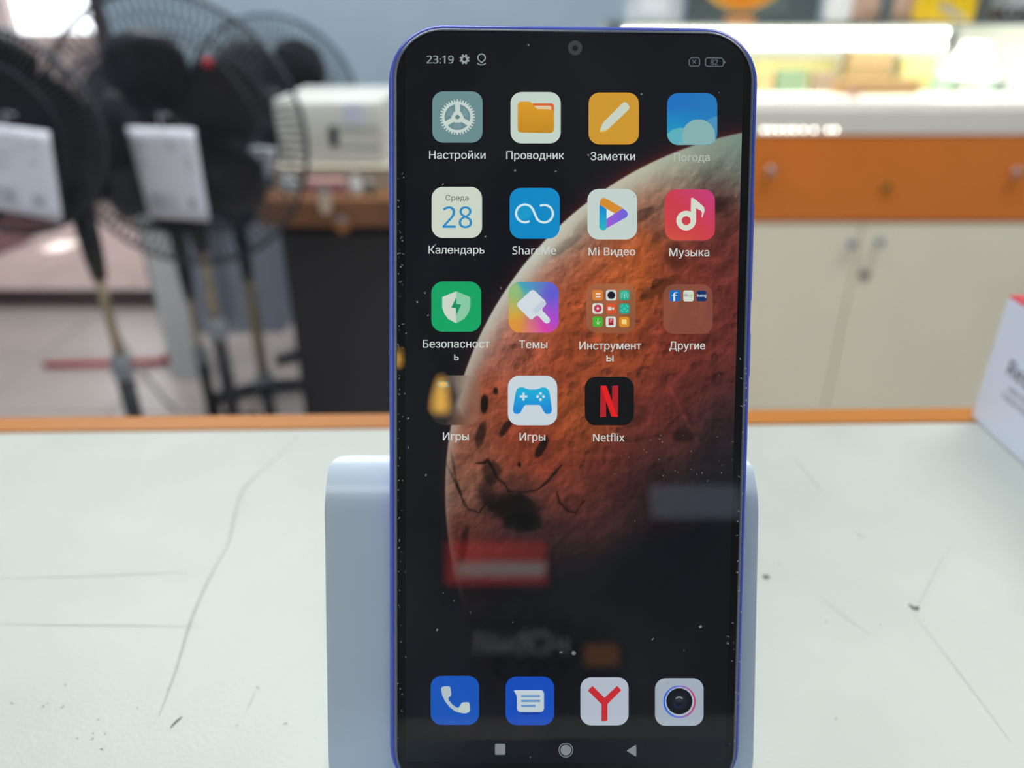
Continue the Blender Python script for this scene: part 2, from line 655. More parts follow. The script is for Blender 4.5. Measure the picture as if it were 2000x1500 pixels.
mr.inputs['From Min'].default_value = 0.3
mr.inputs['From Max'].default_value = 0.75
mr.inputs['To Min'].default_value = 0.006
mr.inputs['To Max'].default_value = 0.026
nt.links.new(sn.outputs['Fac'], mr.inputs['Value'])
m2 = nt.nodes.new('ShaderNodeMixShader')
om = nt.nodes['Material Output']
prev_ = om.inputs['Surface'].links[0].from_socket
nt.links.new(mr.outputs['Result'], m2.inputs[0])
nt.links.new(prev_, m2.inputs[1])
nt.links.new(df.outputs[0], m2.inputs[2])
nt.links.new(m2.outputs[0], om.inputs['Surface'])
lobj('cover_glass', bm, M_cover, phone)
for y0, y1 in ((391, 586), (650, 739)):
    v0, v1 = p2l(1480, y1)[1], p2l(1480, y0)[1]
    b = bx(W / 2 - 0.001, W / 2 + 0.0004, v0, v1, -0.0052, -0.0034, 0.0003, 2)
    lobj('volume_button' if y0 < 500 else 'power_button', b, M_blue, phone, True)
# earpiece slot and front camera
b = bmesh.new()
uA, vA = p2l(1010, 59)
uB, vB = p2l(1238, 62)
for i in range(34):
    x = uA + (uB - uA) * (i + 0.5) / 34
    box(b, x - 0.00022, x + 0.00022, vA - 0.0005, vA + 0.0001, -0.0004, -0.0002)
lobj('earpiece_grille', b, mat('earpiece_mesh', (52, 54, 58), 0.5, spec=0.2), phone)
b = bmesh.new()
cu, cv = p2l(1123.5, 92.5)
lathe(b, [(0, -0.00018), (0.0005, -0.00018), (0.00052, -0.0002), (0.0014, -0.0002), (0.0015, -0.0003)], (cu, cv, 0), (0, 0, 1), 32)
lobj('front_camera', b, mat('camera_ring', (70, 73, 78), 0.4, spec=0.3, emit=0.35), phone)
b = bmesh.new()
lathe(b, [(0, -0.00015), (0.0004, -0.00015), (0.0006, -0.00017)], (cu, cv, 0), (0, 0, 1), 20)
lobj('front_camera_lens', b, mat('lens_dark', (24, 26, 30), 0.3, spec=0.3), phone)

# ---- the lit display: colours are stored per vertex and emitted
M_scr_on = bpy.data.materials.new('lit_display')
M_scr_on.use_nodes = True
nt = M_scr_on.node_tree
nt.nodes.clear()
at = nt.nodes.new('ShaderNodeAttribute')
at.attribute_name = 'Col'
em = nt.nodes.new('ShaderNodeEmission')
ou = nt.nodes.new('ShaderNodeOutputMaterial')
nt.links.new(at.outputs['Color'], em.inputs['Color'])
nt.links.new(em.outputs[0], ou.inputs['Surface'])


def vnoise(x, y, seed):
    r = np.random.default_rng(seed)
    T = r.random((256, 256))
    xi, yi = np.floor(x).astype(int), np.floor(y).astype(int)
    fx, fy = x - xi, y - yi
    fx, fy = fx * fx * (3 - 2 * fx), fy * fy * (3 - 2 * fy)
    g = lambda i, j: T[i % 256, j % 256]
    return (g(xi, yi) * (1 - fx) + g(xi + 1, yi) * fx) * (1 - fy) + (g(xi, yi + 1) * (1 - fx) + g(xi + 1, yi + 1) * fx) * fy


def fbm(x, y, seed, octs=5):
    s, a, t = 0, 1, 0
    for o in range(octs):
        s = s + a * vnoise(x, y, seed + o)
        t += a
        a *= 0.5
        x, y = x * 2.03 + 11.3, y * 2.03 + 5.7
    return s / t


def planet(px, py):
    """wallpaper colours in sRGB 0..255 at display positions"""
    cx, cy, R = 1583.0, 960.0, 714.0
    d = np.hypot(px - cx, py - cy)
    ins = R - d
    S = [(1440, 300, 118, 134, 120), (1395, 345, 98, 92, 84), (1330, 320, 160, 168, 148), (1250, 360, 172, 120, 92), (1300, 380, 150, 96, 78), (1180, 430, 186, 96, 66),
         (1120, 470, 180, 140, 122), (1050, 540, 188, 112, 88), (1250, 530, 192, 96, 44), (1150, 560, 192, 92, 48), (1200, 700, 172, 78, 38), (1400, 430, 112, 52, 46),
         (1420, 560, 112, 50, 44), (1340, 540, 134, 58, 44), (1330, 680, 134, 56, 40), (1420, 700, 108, 48, 42), (1080, 700, 170, 76, 42), (1000, 660, 182, 110, 90), (950, 800, 166, 80, 52), (1120, 620, 184, 86, 42),
         (905, 850, 150, 104, 84), (890, 960, 128, 92, 76), (920, 900, 152, 82, 58), (1080, 880, 148, 62, 40), (1000, 860, 160, 70, 42), (1010, 970, 70, 42, 36), (1110, 960, 134, 62, 44), (1200, 900, 112, 48, 38),
         (1130, 830, 166, 82, 38), (1290, 800, 122, 50, 38), (1290, 870, 78, 38, 34), (1360, 760, 104, 46, 40), (1410, 800, 56, 34, 36), (1430, 870, 34, 28, 34), (1300, 950, 30, 25, 30), (1400, 960, 24, 24, 30),
         (910, 1050, 108, 54, 44), (960, 1040, 70, 36, 34), (1090, 1040, 56, 32, 32), (1170, 990, 84, 42, 38), (1230, 980, 50, 30, 32), (900, 1110, 66, 30, 30), (1000, 1110, 28, 20, 24),
         (1100, 1120, 18, 18, 22), (1250, 1080, 14, 16, 22), (1400, 1100, 14, 16, 22), (900, 1180, 24, 18, 22), (1000, 1200, 14, 15, 20)]
    S += [(x, y, 13, 15, 20) for x in (900, 1000, 1100, 1200, 1300, 1400) for y in (1170, 1230, 1290, 1350, 1410, 1470)]
    S = np.array(S, float)
    wx = 40 * (fbm(px / 90, py / 90, 31) - 0.5)
    wy = 40 * (fbm(px / 90, py / 90, 41) - 0.5)
    num = np.zeros(px.shape + (3,))
    den = np.zeros(px.shape)
    for s in S:
        wgt = np.exp(-((px + wx - s[0]) ** 2 + (py + wy - s[1]) ** 2) / (2 * 42.0 ** 2)) + 1e-9
        num += wgt[..., None] * s[2:]
        den += wgt
    c = num / den[..., None]
    n1 = fbm(px / 46, py / 46, 3, 6)
    n2 = fbm(px / 15, py / 15, 13, 4)
    c = 0.86 * c * (1 + 0.34 * (n1 - 0.5) + 0.16 * (n2 - 0.5))[..., None]
    # a bumpy relief lit from the upper left
    h = fbm(px / 26, py / 26, 77, 5)
    h2 = fbm((px + 2.5) / 26, (py + 2.5) / 26, 77, 5)
    c = c * (1 + np.clip((h - h2) * 1.7, -0.2, 0.2))[..., None]
    # craters
    cr = np.random.default_rng(21)
    CR = [(1408, 741, 13), (1380, 762, 8), (1244, 818, 24), (1285, 555, 9), (1395, 595, 7), (1380, 672, 7), (1185, 800, 10), (1120, 985, 15), (1260, 730, 13), (1184, 730, 9), (1226, 690, 12), (1160, 690, 9), (1345, 640, 8), (1330, 600, 6), (1420, 640, 6), (1400, 700, 9), (1310, 740, 9), (1070, 590, 7)]
    CR += [(cr.uniform(1000, 1440), cr.uniform(560, 930), cr.uniform(2.5, 7)) for _ in range(150)]
    for x, y, r in CR:
        m = (abs(px - x) < 2 * r) & (abs(py - y) < 2 * r)
        if not m.any():
            continue
        dx, dy = px[m] - x, py[m] - y
        q = np.hypot(dx, dy) / r
        rim = np.exp(-((q - 1) / 0.28) ** 2)
        dirn = (dx + dy) / (np.hypot(dx, dy) + 1e-6) / 1.42
        c[m] *= (1 + 0.26 * rim * (-dirn) * -1 - 0.14 * np.clip(1 - q, 0, 1) - 0.12 * rim)[..., None]
    # cracks and dark patches
    def line(pts, wd, k):
        nonlocal c
        dm = np.full(px.shape, 1e9)
        for (x0, y0), (x1, y1) in zip(pts, pts[1:]):
            ll = (x1 - x0) ** 2 + (y1 - y0) ** 2
            t = np.clip(((px - x0) * (x1 - x0) + (py - y0) * (y1 - y0)) / ll, 0, 1)
            dm = np.minimum(dm, np.hypot(px - x0 - t * (x1 - x0), py - y0 - t * (y1 - y0)))
        dm = dm + 4 * (n2 - 0.5)
        c = c * (1 - k * np.exp(-(dm / wd) ** 2))[..., None]
    line([(930, 906), (945, 905), (952, 898), (965, 920), (972, 935), (985, 945), (993, 960), (1020, 962), (1050, 958), (1070, 940), (1097, 909)], 2.2, 0.75)
    line([(868, 900), (880, 925), (893, 950), (902, 972), (915, 995), (935, 1003), (950, 982)], 2.0, 0.6)
    line([(880, 880), (890, 935), (905, 985), (918, 1000)], 1.6, 0.55)
    line([(1088, 962), (1092, 980), (1110, 1000), (1125, 1002), (1140, 980)], 2.2, 0.6)
    line([(1180, 850), (1230, 862), (1290, 850), (1340, 800), (1352, 830)], 3, 0.25)
    line([(1310, 760), (1325, 790), (1345, 830), (1365, 865)], 4, -0.25)
    def patch(x, y, rx, ry, k, a=0):
        nonlocal c
        ca, sa = math.cos(math.radians(a)), math.sin(math.radians(a))
        X, Y = (px - x) * ca + (py - y) * sa, -(px - x) * sa + (py - y) * ca
        q = (X / rx) ** 2 + (Y / ry) ** 2 + 1.6 * (n1 - 0.5) + 0.8 * (n2 - 0.5)
        c = c * (1 - k / (1 + np.exp(np.clip((q - 1) * 5, -30, 30))))[..., None]
    for a in ((946, 788, 7, 17, 0.8, 5), (968, 764, 5, 7, .75, 0), (988, 836, 7, 20, .7, 35), (1058, 874, 7, 22, .75, 28), (1014, 908, 4, 6, .8, 0), (938, 850, 8, 28, .6, 15), (910, 815, 6, 14, .35, 20), (960, 925, 18, 22, .5, 0), (1000, 995, 58, 30, .8, 8),
              (950, 965, 22, 30, .5, 0), (1020, 1020, 42, 18, .75, 0), (1150, 430, 40, 12, .42, -38), (1105, 478, 34, 9, .45, -35), (1255, 420, 26, 10, .3, -30), (1320, 500, 24, 30, .3, 20), (1290, 560, 40, 12, .35, -30), (1400, 400, 40, 14, .35, -20), (1335, 850, 22, 14, .45, 0), (905, 1070, 8, 50, .5, 8)):
        patch(*a)
    c = np.clip(c, 0, 255)
    # pale rim of the atmosphere, wider at the top
    ang = np.degrees(np.arctan2(cy - py, cx - px))            # 0 = left, 90 = top
    wrim = np.interp(ang, [-30, -10, 5, 25, 50, 70, 90], [6, 10, 15, 34, 46, 54, 70])
    k = np.clip(np.exp(-(ins / wrim) ** 2 * 1.2), 0, 1)
    amp = np.interp(ang, [-20, -8, 2, 12, 30, 60, 78, 85], [0, .3, .55, .8, .96, .96, .92, .85])
    rc = np.stack([np.interp(ang, [-5, 10, 40, 62, 78], v) for v in ([150, 168, 196, 188, 124], [128, 160, 204, 190, 144], [112, 148, 190, 168, 128])], -1)
    kk = (k * amp)[..., None]
    c = c * (1 - kk) + rc * kk
    # sharp limb with a faint red halo outside
    sp = np.array([14, 16, 21.0])
    halo = np.exp(-np.clip(-ins, 0, None) / 13.0) * np.interp(ang, [-10, 10, 40, 60, 85], [.1, .25, .5, .9, .8])
    bg = sp + halo[..., None] * np.array([66, 12, 10.0])
    e = np.clip(ins / 3.0 + 0.5, 0, 1)[..., None]
    return bg * (1 - e) + np.clip(c, 0, 255) * e


uR = p2l(1450, 270)[0]
uL = 2 * cu - uR
vT, vBt = p2l(1100, 62)[1], p2l(1100, 1491)[1]
NU, NV = 330, 700
U, V = np.meshgrid(np.linspace(uL, uR, NU), np.linspace(vT, vBt, NV))
PW = np.array(PM)
P3 = np.stack([U.ravel(), V.ravel(), np.zeros(U.size), np.ones(U.size)], 1) @ PW.T
s_, c_ = math.sin(PITCH), math.cos(PITCH)
q = P3[:, :3] - np.array([0, 0, CAM_H])
dep = q[:, 1] * c_ - q[:, 2] * s_
PX = (1000 + F * q[:, 0] / dep).reshape(U.shape)
PY = (750 - F * (q[:, 1] * s_ + q[:, 2] * c_) / dep).reshape(U.shape)
WALLP = planet(PX, PY)
colr = lin(WALLP).reshape(-1, 3)


def folder(art, x0, x1, y0, y1, pale, k):
    """a translucent folder tile: the wallpaper shows through it"""
    def col(p):
        u, v = p2l(*art.px(p))
        i = int(round((u - uL) / (uR - uL) * (NU - 1)))
        j = int(round((v - vT) / (vBt - vT) * (NV - 1)))
        c = WALLP[max(j - 3, 0):j + 4, max(i - 3, 0):i + 4].mean((0, 1))
        return tuple(c * (1 - k) + np.array(pale) * k)
    return art.rbox(x0, x1, y0, y1, 82, col, rings=22, n=12)



def set_col(me, cols):
    a = me.color_attributes.new('Col', 'FLOAT_COLOR', 'POINT')
    buf = np.ones((len(cols), 4), np.float32)
    buf[:, :3] = cols
    a.data.foreach_set('color', buf.ravel())


me = bpy.data.meshes.new('display')
co = np.stack([U.ravel(), V.ravel(), np.full(U.size, -0.00042)], 1)
ii = np.arange(NU * NV).reshape(NV, NU)
quads = np.stack([ii[1:, :-1], ii[1:, 1:], ii[:-1, 1:], ii[:-1, :-1]], -1).reshape(-1, 4)
hx, rd = W / 2 - 0.0022, RC - 0.0022
ex = np.maximum(np.abs(co[:, 0]) - (hx - rd), 0)
ey = np.maximum(np.maximum(co[:, 1] - (-0.0022 - rd), (-L + 0.0022 + rd) - co[:, 1]), 0)
okv = np.hypot(ex, ey) < rd
quads = quads[okv[quads].all(1)]
me.from_pydata(co.tolist(), [], quads.tolist())
set_col(me, colr)
display = link('display', me, M_scr_on, phone)


class Art:
    """flat lit graphics on the display: polygons in picture pixels, each with its colour"""

    def __init__(self, crop=None):
        self.v, self.f, self.c = [], [], []
        self.k = 0
        crops = {1: (740, 20, 380 / 1839), 2: (1110, 20, 390 / 1887), 3: (740, 330, 380 / 1462), 4: (1110, 330, .26), 5: (740, 700, 380 / 1425),
                 6: (1110, 700, 390 / 1462), 7: (740, 1100, 380 / 1425), 8: (1110, 1100, 390 / 1462), None: (0, 0, 1)}
        self.t = crops[crop]

    def px(self, p):
        return self.t[0] + p[0] * self.t[2], self.t[1] + p[1] * self.t[2]

    def put(self, pts, faces, col):
        n = len(self.v)
        z = -0.00036 + 0.000012 * self.k
        self.k += 1
        for p in pts:
            x, y = self.px(p)
            u, v = p2l(x, y)
            self.v.append((u, v, z))
            self.c.append(lin(col(p) if callable(col) else col))
        self.f += [[i + n for i in f] for f in faces]
        return self

    def poly(self, loops, col):
        if not isinstance(loops[0][0], (tuple, list)):
            loops = [loops]
        return self.put([p for l in loops for p in l], fill(loops), col)

    def rbox(self, x0, x1, y0, y1, r, col, rings=5, n=8):
        """rounded square, softly squared corners, shaded by rings so that colour gradients hold"""
        out = []
        for cx, cy, a0 in ((x1 - r, y0 + r, -90), (x1 - r, y1 - r, 0), (x0 + r, y1 - r, 90), (x0 + r, y0 + r, 180)):
            for k in range(n + 1):
                a = math.radians(a0 + 90 * k / n)
                out.append((cx + r * math.cos(a), cy + r * math.sin(a)))
        mx, my = (x0 + x1) / 2, (y0 + y1) / 2
        pts = [(mx, my)]
        N = len(out)
        faces = []
        for j in range(1, rings + 1):
            pts += [(mx + (x - mx) * j / rings, my + (y - my) * j / rings) for x, y in out]
        for i in range(N):
            faces.append([0, 1 + i, 1 + (i + 1) % N])
        for j in range(rings - 1):
            for i in range(N):
                a, b = 1 + j * N + i, 1 + j * N + (i + 1) % N
                faces.append([a, a + N, b + N, b])
        return self.put(pts, faces, col)

    def disc(self, x, y, r, col, n=40, ry=None):
        ry = ry or r
        return self.put([(x, y)] + [(x + r * math.cos(2 * PI * i / n), y + ry * math.sin(2 * PI * i / n)) for i in range(n)], [[0, 1 + i, 1 + (i + 1) % n] for i in range(n)], col)

    def ring(self, x, y, r0, r1, col, n=48, a0=0, a1=360):
        pts, fs = [], []
        for i in range(n + 1):
            a = math.radians(a0 + (a1 - a0) * i / n)
            pts += [(x + r0 * math.cos(a), y + r0 * math.sin(a)), (x + r1 * math.cos(a), y + r1 * math.sin(a))]
        for i in range(n):
            fs.append([2 * i, 2 * i + 1, 2 * i + 3, 2 * i + 2])
        return self.put(pts, fs, col)

    def stroke(self, ps, wd, col, closed=False, cap=True):
        P = [Vector(p) for p in ps]
        n = len(P)
        pts, fs = [], []
        for i, p in enumerate(P):
            a = P[(i - 1) % n] if closed or i else p
            b = P[(i + 1) % n] if closed or i < n - 1 else p
            d0 = (p - a).normalized() if a is not p else (b - p).normalized()
            d1 = (b - p).normalized() if b is not p else d0
            t = (d0 + d1).normalized()
            s = Vector((-t.y, t.x))
            k = 1 / max(0.5, t.dot(d0))
            pts += [tuple(p + s * wd / 2 * k), tuple(p - s * wd / 2 * k)]
        for i in range(n if closed else n - 1):
            j = (i + 1) % n
            fs.append([2 * i, 2 * i + 1, 2 * j + 1, 2 * j])
        self.put(pts, fs, col)
        if cap and not closed:
            for p in (P[0], P[-1]):
                self.k -= 1
                self.disc(p.x, p.y, wd / 2, col, 12)
        return self

    def text(self, body, x0, x1, ybase, cap, col, bold=0.0, mirror=False):
        vs, fs = text_mesh(body)
        a, b = vs[:, 0].min(), vs[:, 0].max()
        h = 0.715
        for dx, dy in ((-bold, 0), (bold, 0)) if bold else ((0, 0),):
            self.put([(x0 + (x - a) / (b - a) * (x1 - x0) + dx, ybase - y / h * cap + dy) for x, y in vs[:, :2]], fs, col)
        return self

    def build(self, name, parent=None):
        me = bpy.data.meshes.new(name)
        me.from_pydata(self.v, [], self.f)
        set_col(me, np.array(self.c))
        return link(name, me, M_scr_on, parent or display)


def mixc(a, b, t):
    t = min(max(t, 0), 1)
    return tuple(a[i] + (b[i] - a[i]) * t for i in range(3))


PALE = (200, 214, 206)
# -- row 1
a = Art(1)
a.rbox(503, 980, 762, 1248, 105, (108, 142, 145))
gx, gy = 742, 1006
teeth = []
for i in range(36):
    t0 = 2 * PI * i / 36
    for dt, r in ((-0.055, 146), (-0.03, 168), (0.03, 168), (0.055, 146)):
        teeth.append((gx + r * math.cos(t0 + dt), gy + r * math.sin(t0 + dt)))
a.poly(teeth, PALE)


def sector(a0, a1, r0, r1, n=14):
    pts = [(gx + r1 * math.cos(math.radians(a0 + (a1 - a0) * i / n)), gy + r1 * math.sin(math.radians(a0 + (a1 - a0) * i / n))) for i in range(n + 1)]
    pts += [(gx + r0 * math.cos(math.radians(a1 - 12 - (a1 - a0 - 24) * i / n)), gy + r0 * math.sin(math.radians(a1 - 12 - (a1 - a0 - 24) * i / n))) for i in range(n + 1)]
    return pts


for s0 in (-80, 40, 160):
    a.poly(sector(s0, s0 + 100, 58, 122), (108, 142, 145))
    a.poly(sector(s0 + 22, s0 + 78, 52, 104), (120, 150, 158))
a.disc(gx, gy, 50, PALE)
a.disc(gx, gy, 21, (100, 130, 132))
a.build('app_icon')

a = Art(1)
a.rbox(1245, 1720, 768, 1255, 105, (198, 214, 202))
a.rbox(1440, 1655, 874, 1100, 26, (220, 98, 50))
a.rbox(1460, 1632, 898, 1100, 20, (226, 200, 160))
a.poly([(1312, 890), (1322, 866), (1345, 858), (1420, 858), (1440, 866), (1472, 908), (1500, 930), (1620, 932), (1646, 940), (1655, 960), (1655, 1125), (1642, 1150), (1615, 1158), (1350, 1152), (1322, 1146), (1312, 1120)],
       lambda p: mixc((220, 158, 36), (196, 138, 30), (p[1] - 858) / 300))
a.build('app_icon')

a = Art(2)
a.rbox(193, 670, 773, 1265, 105, (208, 152, 46))
a.poly([(298, 1146), (300, 1120), (330, 1062), (400, 1040), (440, 1060), (372, 1130), (340, 1150)], (222, 184, 84))
a.poly([(300, 1142), (318, 1078), (336, 1052), (522, 866), (536, 862), (552, 868), (580, 905), (580, 920), (572, 935), (400, 1100), (372, 1122)], (202, 212, 196))
a.build('app_icon')

a = Art(2)
wb = lambda p: mixc(mixc((30, 112, 196), (34, 120, 186), (p[0] - 937) / 475), (24, 150, 196), (p[1] - 900) / 250 * (1.3 - (p[0] - 937) / 475))
a.rbox(937, 1412, 778, 1270, 105, wb, rings=10)


def clip_box(pts, x0, x1, y0, y1, r):
    out = []
    for x, y in pts:
        x, y = min(max(x, x0), x1), min(max(y, y0), y1)
        for cx, cy, sx, sy in ((x0 + r, y1 - r, -1, 1), (x1 - r, y1 - r, 1, 1)):
            if (x - cx) * sx > 0 and (y - cy) * sy > 0:
                d = math.hypot(x - cx, y - cy)
                if d > r:
                    x, y = cx + (x - cx) * r / d, cy + (y - cy) * r / d
        out.append((x, y))
    return out


def arc(cx, cy, r, a0, a1, n=24):
    return [(cx + r * math.cos(math.radians(a0 + (a1 - a0) * i / n)), cy + r * math.sin(math.radians(a0 + (a1 - a0) * i / n))) for i in range(n + 1)]


bt = [(1412 - 105 * (1 - math.cos(math.radians(t))), 1270 - 105 * (1 - math.sin(math.radians(t)))) for t in range(0, 91, 9)]
btl = [(937 + 105 * (1 - math.cos(math.radians(t))), 1270 - 105 * (1 - math.sin(math.radians(t)))) for t in range(90, -1, -9)]
a.poly([(1300, 1060), (1330, 1025), (1370, 1005), (1412, 1000), (1412, 1165), (1380, 1140), (1330, 1070)], (72, 146, 190))
a.poly([(942, 1160), (985, 1125), (1060, 1105), (1090, 1110), (1120, 1180), (1100, 1269), (1042, 1269)] + btl, (96, 176, 190))
a.poly(clip_box(arc(1235, 1185, 158, 150, 390, 40), 937, 1409, 778, 1267, 105) + [(1400, 1215), (1380, 1245), (1340, 1262), (1300, 1268), (1050, 1268), (1040, 1240)], (136, 178, 178))
a.build('app_icon')

# -- row 2
a = Art(3)
a.rbox(395, 775, 132, 517, 85, (206, 216, 200))
a.text('Среда', 500, 672, 235, 41, (84, 92, 88))
a.text('28', 478, 700, 441, 160, (44, 140, 196))
a.build('app_icon')

a = Art(3)
a.rbox(983, 1360, 140, 522, 85, (12, 138, 200))
lp = arc(1102, 330, 68, 62, 315, 26) + [(1170, 310), (1188, 356)]
inf = arc(1098, 332, 67, 65, 310, 26) + [(1158, 302), (1172, 336), (1187, 368)] + arc(1242, 334, 66, 148, -112, 26)
a.disc(1092, 320, 60, (24, 154, 204))
a.stroke(inf, 17, (208, 232, 236))
a.build('app_icon')

a = Art(4)
a.rbox(145, 520, 147, 528, 85, (198, 212, 208))
a.poly([(288, 300), (350, 332), (288, 372)], (226, 234, 232))
bl = lambda p: mixc((24, 130, 214), (38, 186, 196), (p[1] - 265) / 190)
a.poly([(236, 268), (262, 280), (289, 302), (289, 440), (284, 452), (268, 460), (250, 458), (238, 446), (234, 430)], bl)
a.poly([(236, 266), (240, 236), (250, 220), (268, 214), (290, 222), (410, 292), (352, 332)], (216, 142, 44))
a.poly([(288, 444), (289, 374), (410, 294), (440, 316), (450, 338), (440, 360)], lambda p: mixc((160, 92, 214), (104, 100, 220), (p[0] - 300) / 140))
a.build('app_icon')

a = Art(4)
a.rbox(727, 1105, 150, 537, 85, lambda p: mixc(mixc((206, 62, 74), (200, 60, 130), ((p[0] - 900) / 200 + (360 - p[1]) / 210) / 2), (212, 88, 62), (p[1] - 400) / 130 * (1 - (p[0] - 727) / 380)), rings=10)
a.ring(888, 386, 33, 74, (216, 222, 206))
a.poly([(925, 216), (940, 214), (1000, 262), (1024, 288), (1027, 312), (1010, 362), (1003, 360), (1008, 330), (1000, 312), (962, 292), (962, 388), (921, 388)], (216, 222, 206))
a.build('app_icon')

# -- row 3
a = Art(3)
a.rbox(393, 768, 846, 1223, 85, (16, 164, 100))
a.poly([(475, 962), (580, 918), (580, 1160), (520, 1126), (490, 1086), (475, 1040)], (206, 216, 202))
a.poly([(580, 918), (687, 962), (687, 1040), (670, 1086), (640, 1126), (580, 1160)], (138, 202, 166))
a.poly([(580, 964), (582, 1014), (618, 1018), (580, 1102), (578, 1048), (543, 1042)], (18, 148, 94))
a.build('app_icon')

a = Art(3)


def rainbow(p):
    x, y = (p[0] - 975) / 377, (p[1] - 848) / 382
    cols = [((0, .55), (214, 186, 32)), ((.35, .02), (40, 160, 208)), ((.95, .25), (96, 92, 210)), ((.95, .6), (176, 70, 206)), ((.6, .98), (216, 62, 168)), ((.1, .9), (222, 148, 60)), ((.12, .15), (150, 190, 120))]
    ws = [1 / ((x - q[0][0]) ** 2 + (y - q[0][1]) ** 2 + 0.004) ** 1.6 for q in cols]
    s = sum(ws)
    return tuple(sum(w_ * q[1][i] for w_, q in zip(ws, cols)) / s for i in range(3))


a.rbox(975, 1352, 848, 1230, 85, rainbow, rings=16, n=10)
a.poly([(1038, 1020), (1046, 1002), (1138, 916), (1156, 908), (1172, 914), (1250, 990), (1258, 1012), (1250, 1026), (1228, 1052), (1230, 1064), (1282, 1120), (1288, 1136), (1280, 1156), (1262, 1162), (1246, 1156), (1198, 1104), (1180, 1104), (1154, 1128), (1136, 1128), (1046, 1040)], (212, 220, 228))
a.poly([(1154, 1062), (1226, 990), (1250, 1000), (1250, 1026), (1180, 1090)], (196, 206, 222))
a.build('app_icon')

a = Art(4)
folder(a, 135, 508, 860, 1233, (150, 132, 112), 0.3)
ic = [(182, 262, 908, 987, (214, 128, 52)), (284, 364, 908, 988, (206, 216, 212)), (385, 462, 910, 986, (40, 168, 140)),
      (182, 262, 1008, 1088, (216, 220, 212)), (286, 362, 1010, 1088, (216, 84, 44)), (385, 460, 1010, 1088, (24, 170, 148)),
      (184, 260, 1108, 1186, (72, 178, 50)), (282, 360, 1108, 1188, (212, 220, 214)), (382, 460, 1110, 1188, (218, 140, 36))]
for q in ic:
    a.rbox(q[0], q[1], q[2], q[3], 17, q[4], rings=1, n=5)
a.poly([(205, 932), (242, 932), (242, 942), (205, 942)], (232, 226, 214))
a.poly([(205, 954), (242, 954), (242, 964), (205, 964)], (232, 226, 214))
a.disc(324, 948, 29, (24, 28, 34), 24)
a.ring(423, 948, 26, 30, (128, 214, 192), 24, 130, 410)
a.ring(423, 948, 15, 19, (128, 214, 192), 24, 130, 410)
a.poly([(420, 948), (426, 948), (426, 974), (420, 974)], (150, 224, 202))
a.disc(423, 946, 5, (190, 236, 220), 12)
a.disc(222, 1048, 29, (196, 50, 84), 24)
a.disc(222, 1048, 12, (222, 214, 206), 4)
a.poly([(298, 1036), (326, 1036), (326, 1062), (298, 1062)], (226, 218, 208))
a.poly([(330, 1046), (344, 1038), (344, 1060), (330, 1054)], (226, 218, 208))
for a0 in (15, 105, 195, 285):
    a.ring(422, 1048, 24, 29, (110, 214, 196), 10, a0, a0 + 60)
a.disc(422, 1048, 15, (60, 192, 168), 16)
a.stroke([(222, 1124), (222, 1164)], 6, (190, 224, 170))
a.stroke([(206, 1148), (222, 1166), (238, 1148)], 6, (190, 224, 170))
a.poly([(302, 1122), (340, 1122), (340, 1172), (302, 1172)], (192, 42, 62))
a.text('?', 312, 330, 1150, 24, (226, 190, 190))
a.poly([(308, 1158), (334, 1158), (334, 1166), (308, 1166)], (70, 54, 66))
a.rbox(400, 438, 1130, 1166, 9, (236, 208, 130), rings=1, n=4)
a.poly([(424, 1160), (438, 1150), (434, 1174)], (236, 208, 130))
a.build('app_icon')

a = Art(4)
folder(a, 715, 1088, 865, 1240, (176, 124, 98), 0.36)
a.rbox(764, 846, 910, 994, 16, (24, 106, 190), rings=1, n=5)
a.text('f', 784, 822, 992, 62, (226, 232, 230), 2)
a.rbox(866, 945, 912, 995, 16, (210, 218, 204), rings=1, n=5)
a.text('e', 870, 884, 958, 22, (170, 90, 80))
a.text('b', 884, 900, 958, 22, (50, 90, 170))
a.text('a', 902, 916, 958, 22, (180, 180, 60))
a.text('y', 918, 938, 958, 22, (110, 170, 60))
a.rbox(966, 1040, 914, 994, 16, (22, 50, 104), rings=1, n=5)
a.text('bueng', 970, 1038, 960, 22, (190, 206, 226), 1)
a.build('app_icon')

# -- row 4
a = Art(5)
folder(a, 388, 743, 125, 490, (116, 110, 102), 0.22)
a.rbox(430, 510, 170, 210, 14, (58, 134, 150), rings=1, n=4)
a.poly([(440, 180), (470, 176), (500, 184), (490, 204), (450, 204)], (180, 130, 70))
a.build('app_icon')

a = Art(5)
a.rbox(945, 1307, 128, 492, 82, (202, 214, 222))
pad = [(1002, 250), (1012, 226), (1030, 212), (1056, 212), (1078, 222), (1100, 228), (1150, 228), (1172, 222), (1196, 212), (1222, 214), (1242, 230), (1252, 256), (1268, 370), (1266, 392), (1250, 408), (1228, 408), (1212, 396), (1186, 350), (1176, 342), (1076, 342), (1064, 350), (1038, 396), (1020, 408), (998, 406), (984, 392), (982, 368)]
a.poly(pad, lambda p: mixc((30, 176, 216), (26, 132, 214), (p[1] - 220) / 180))
a.poly([(1052, 252), (1068, 252), (1068, 272), (1088, 272), (1088, 288), (1068, 288), (1068, 310), (1052, 310), (1052, 288), (1032, 288), (1032, 272), (1052, 272)], (196, 220, 226))
for x, y in ((1184, 258), (1206, 280), (1184, 302), (1163, 280)):
    a.disc(x, y, 11, (196, 220, 226), 16)
a.build('app_icon')

a = Art(6)
a.rbox(122, 482, 135, 492, 82, (9, 9, 12))
a.poly([(237, 200), (278, 200), (278, 430), (234, 432)], (178, 28, 34))
a.poly([(322, 202), (367, 198), (365, 430), (322, 424)], (172, 28, 36))
a.poly([(237, 200), (280, 200), (363, 430), (318, 428)], (226, 26, 26))
a.build('app_icon')

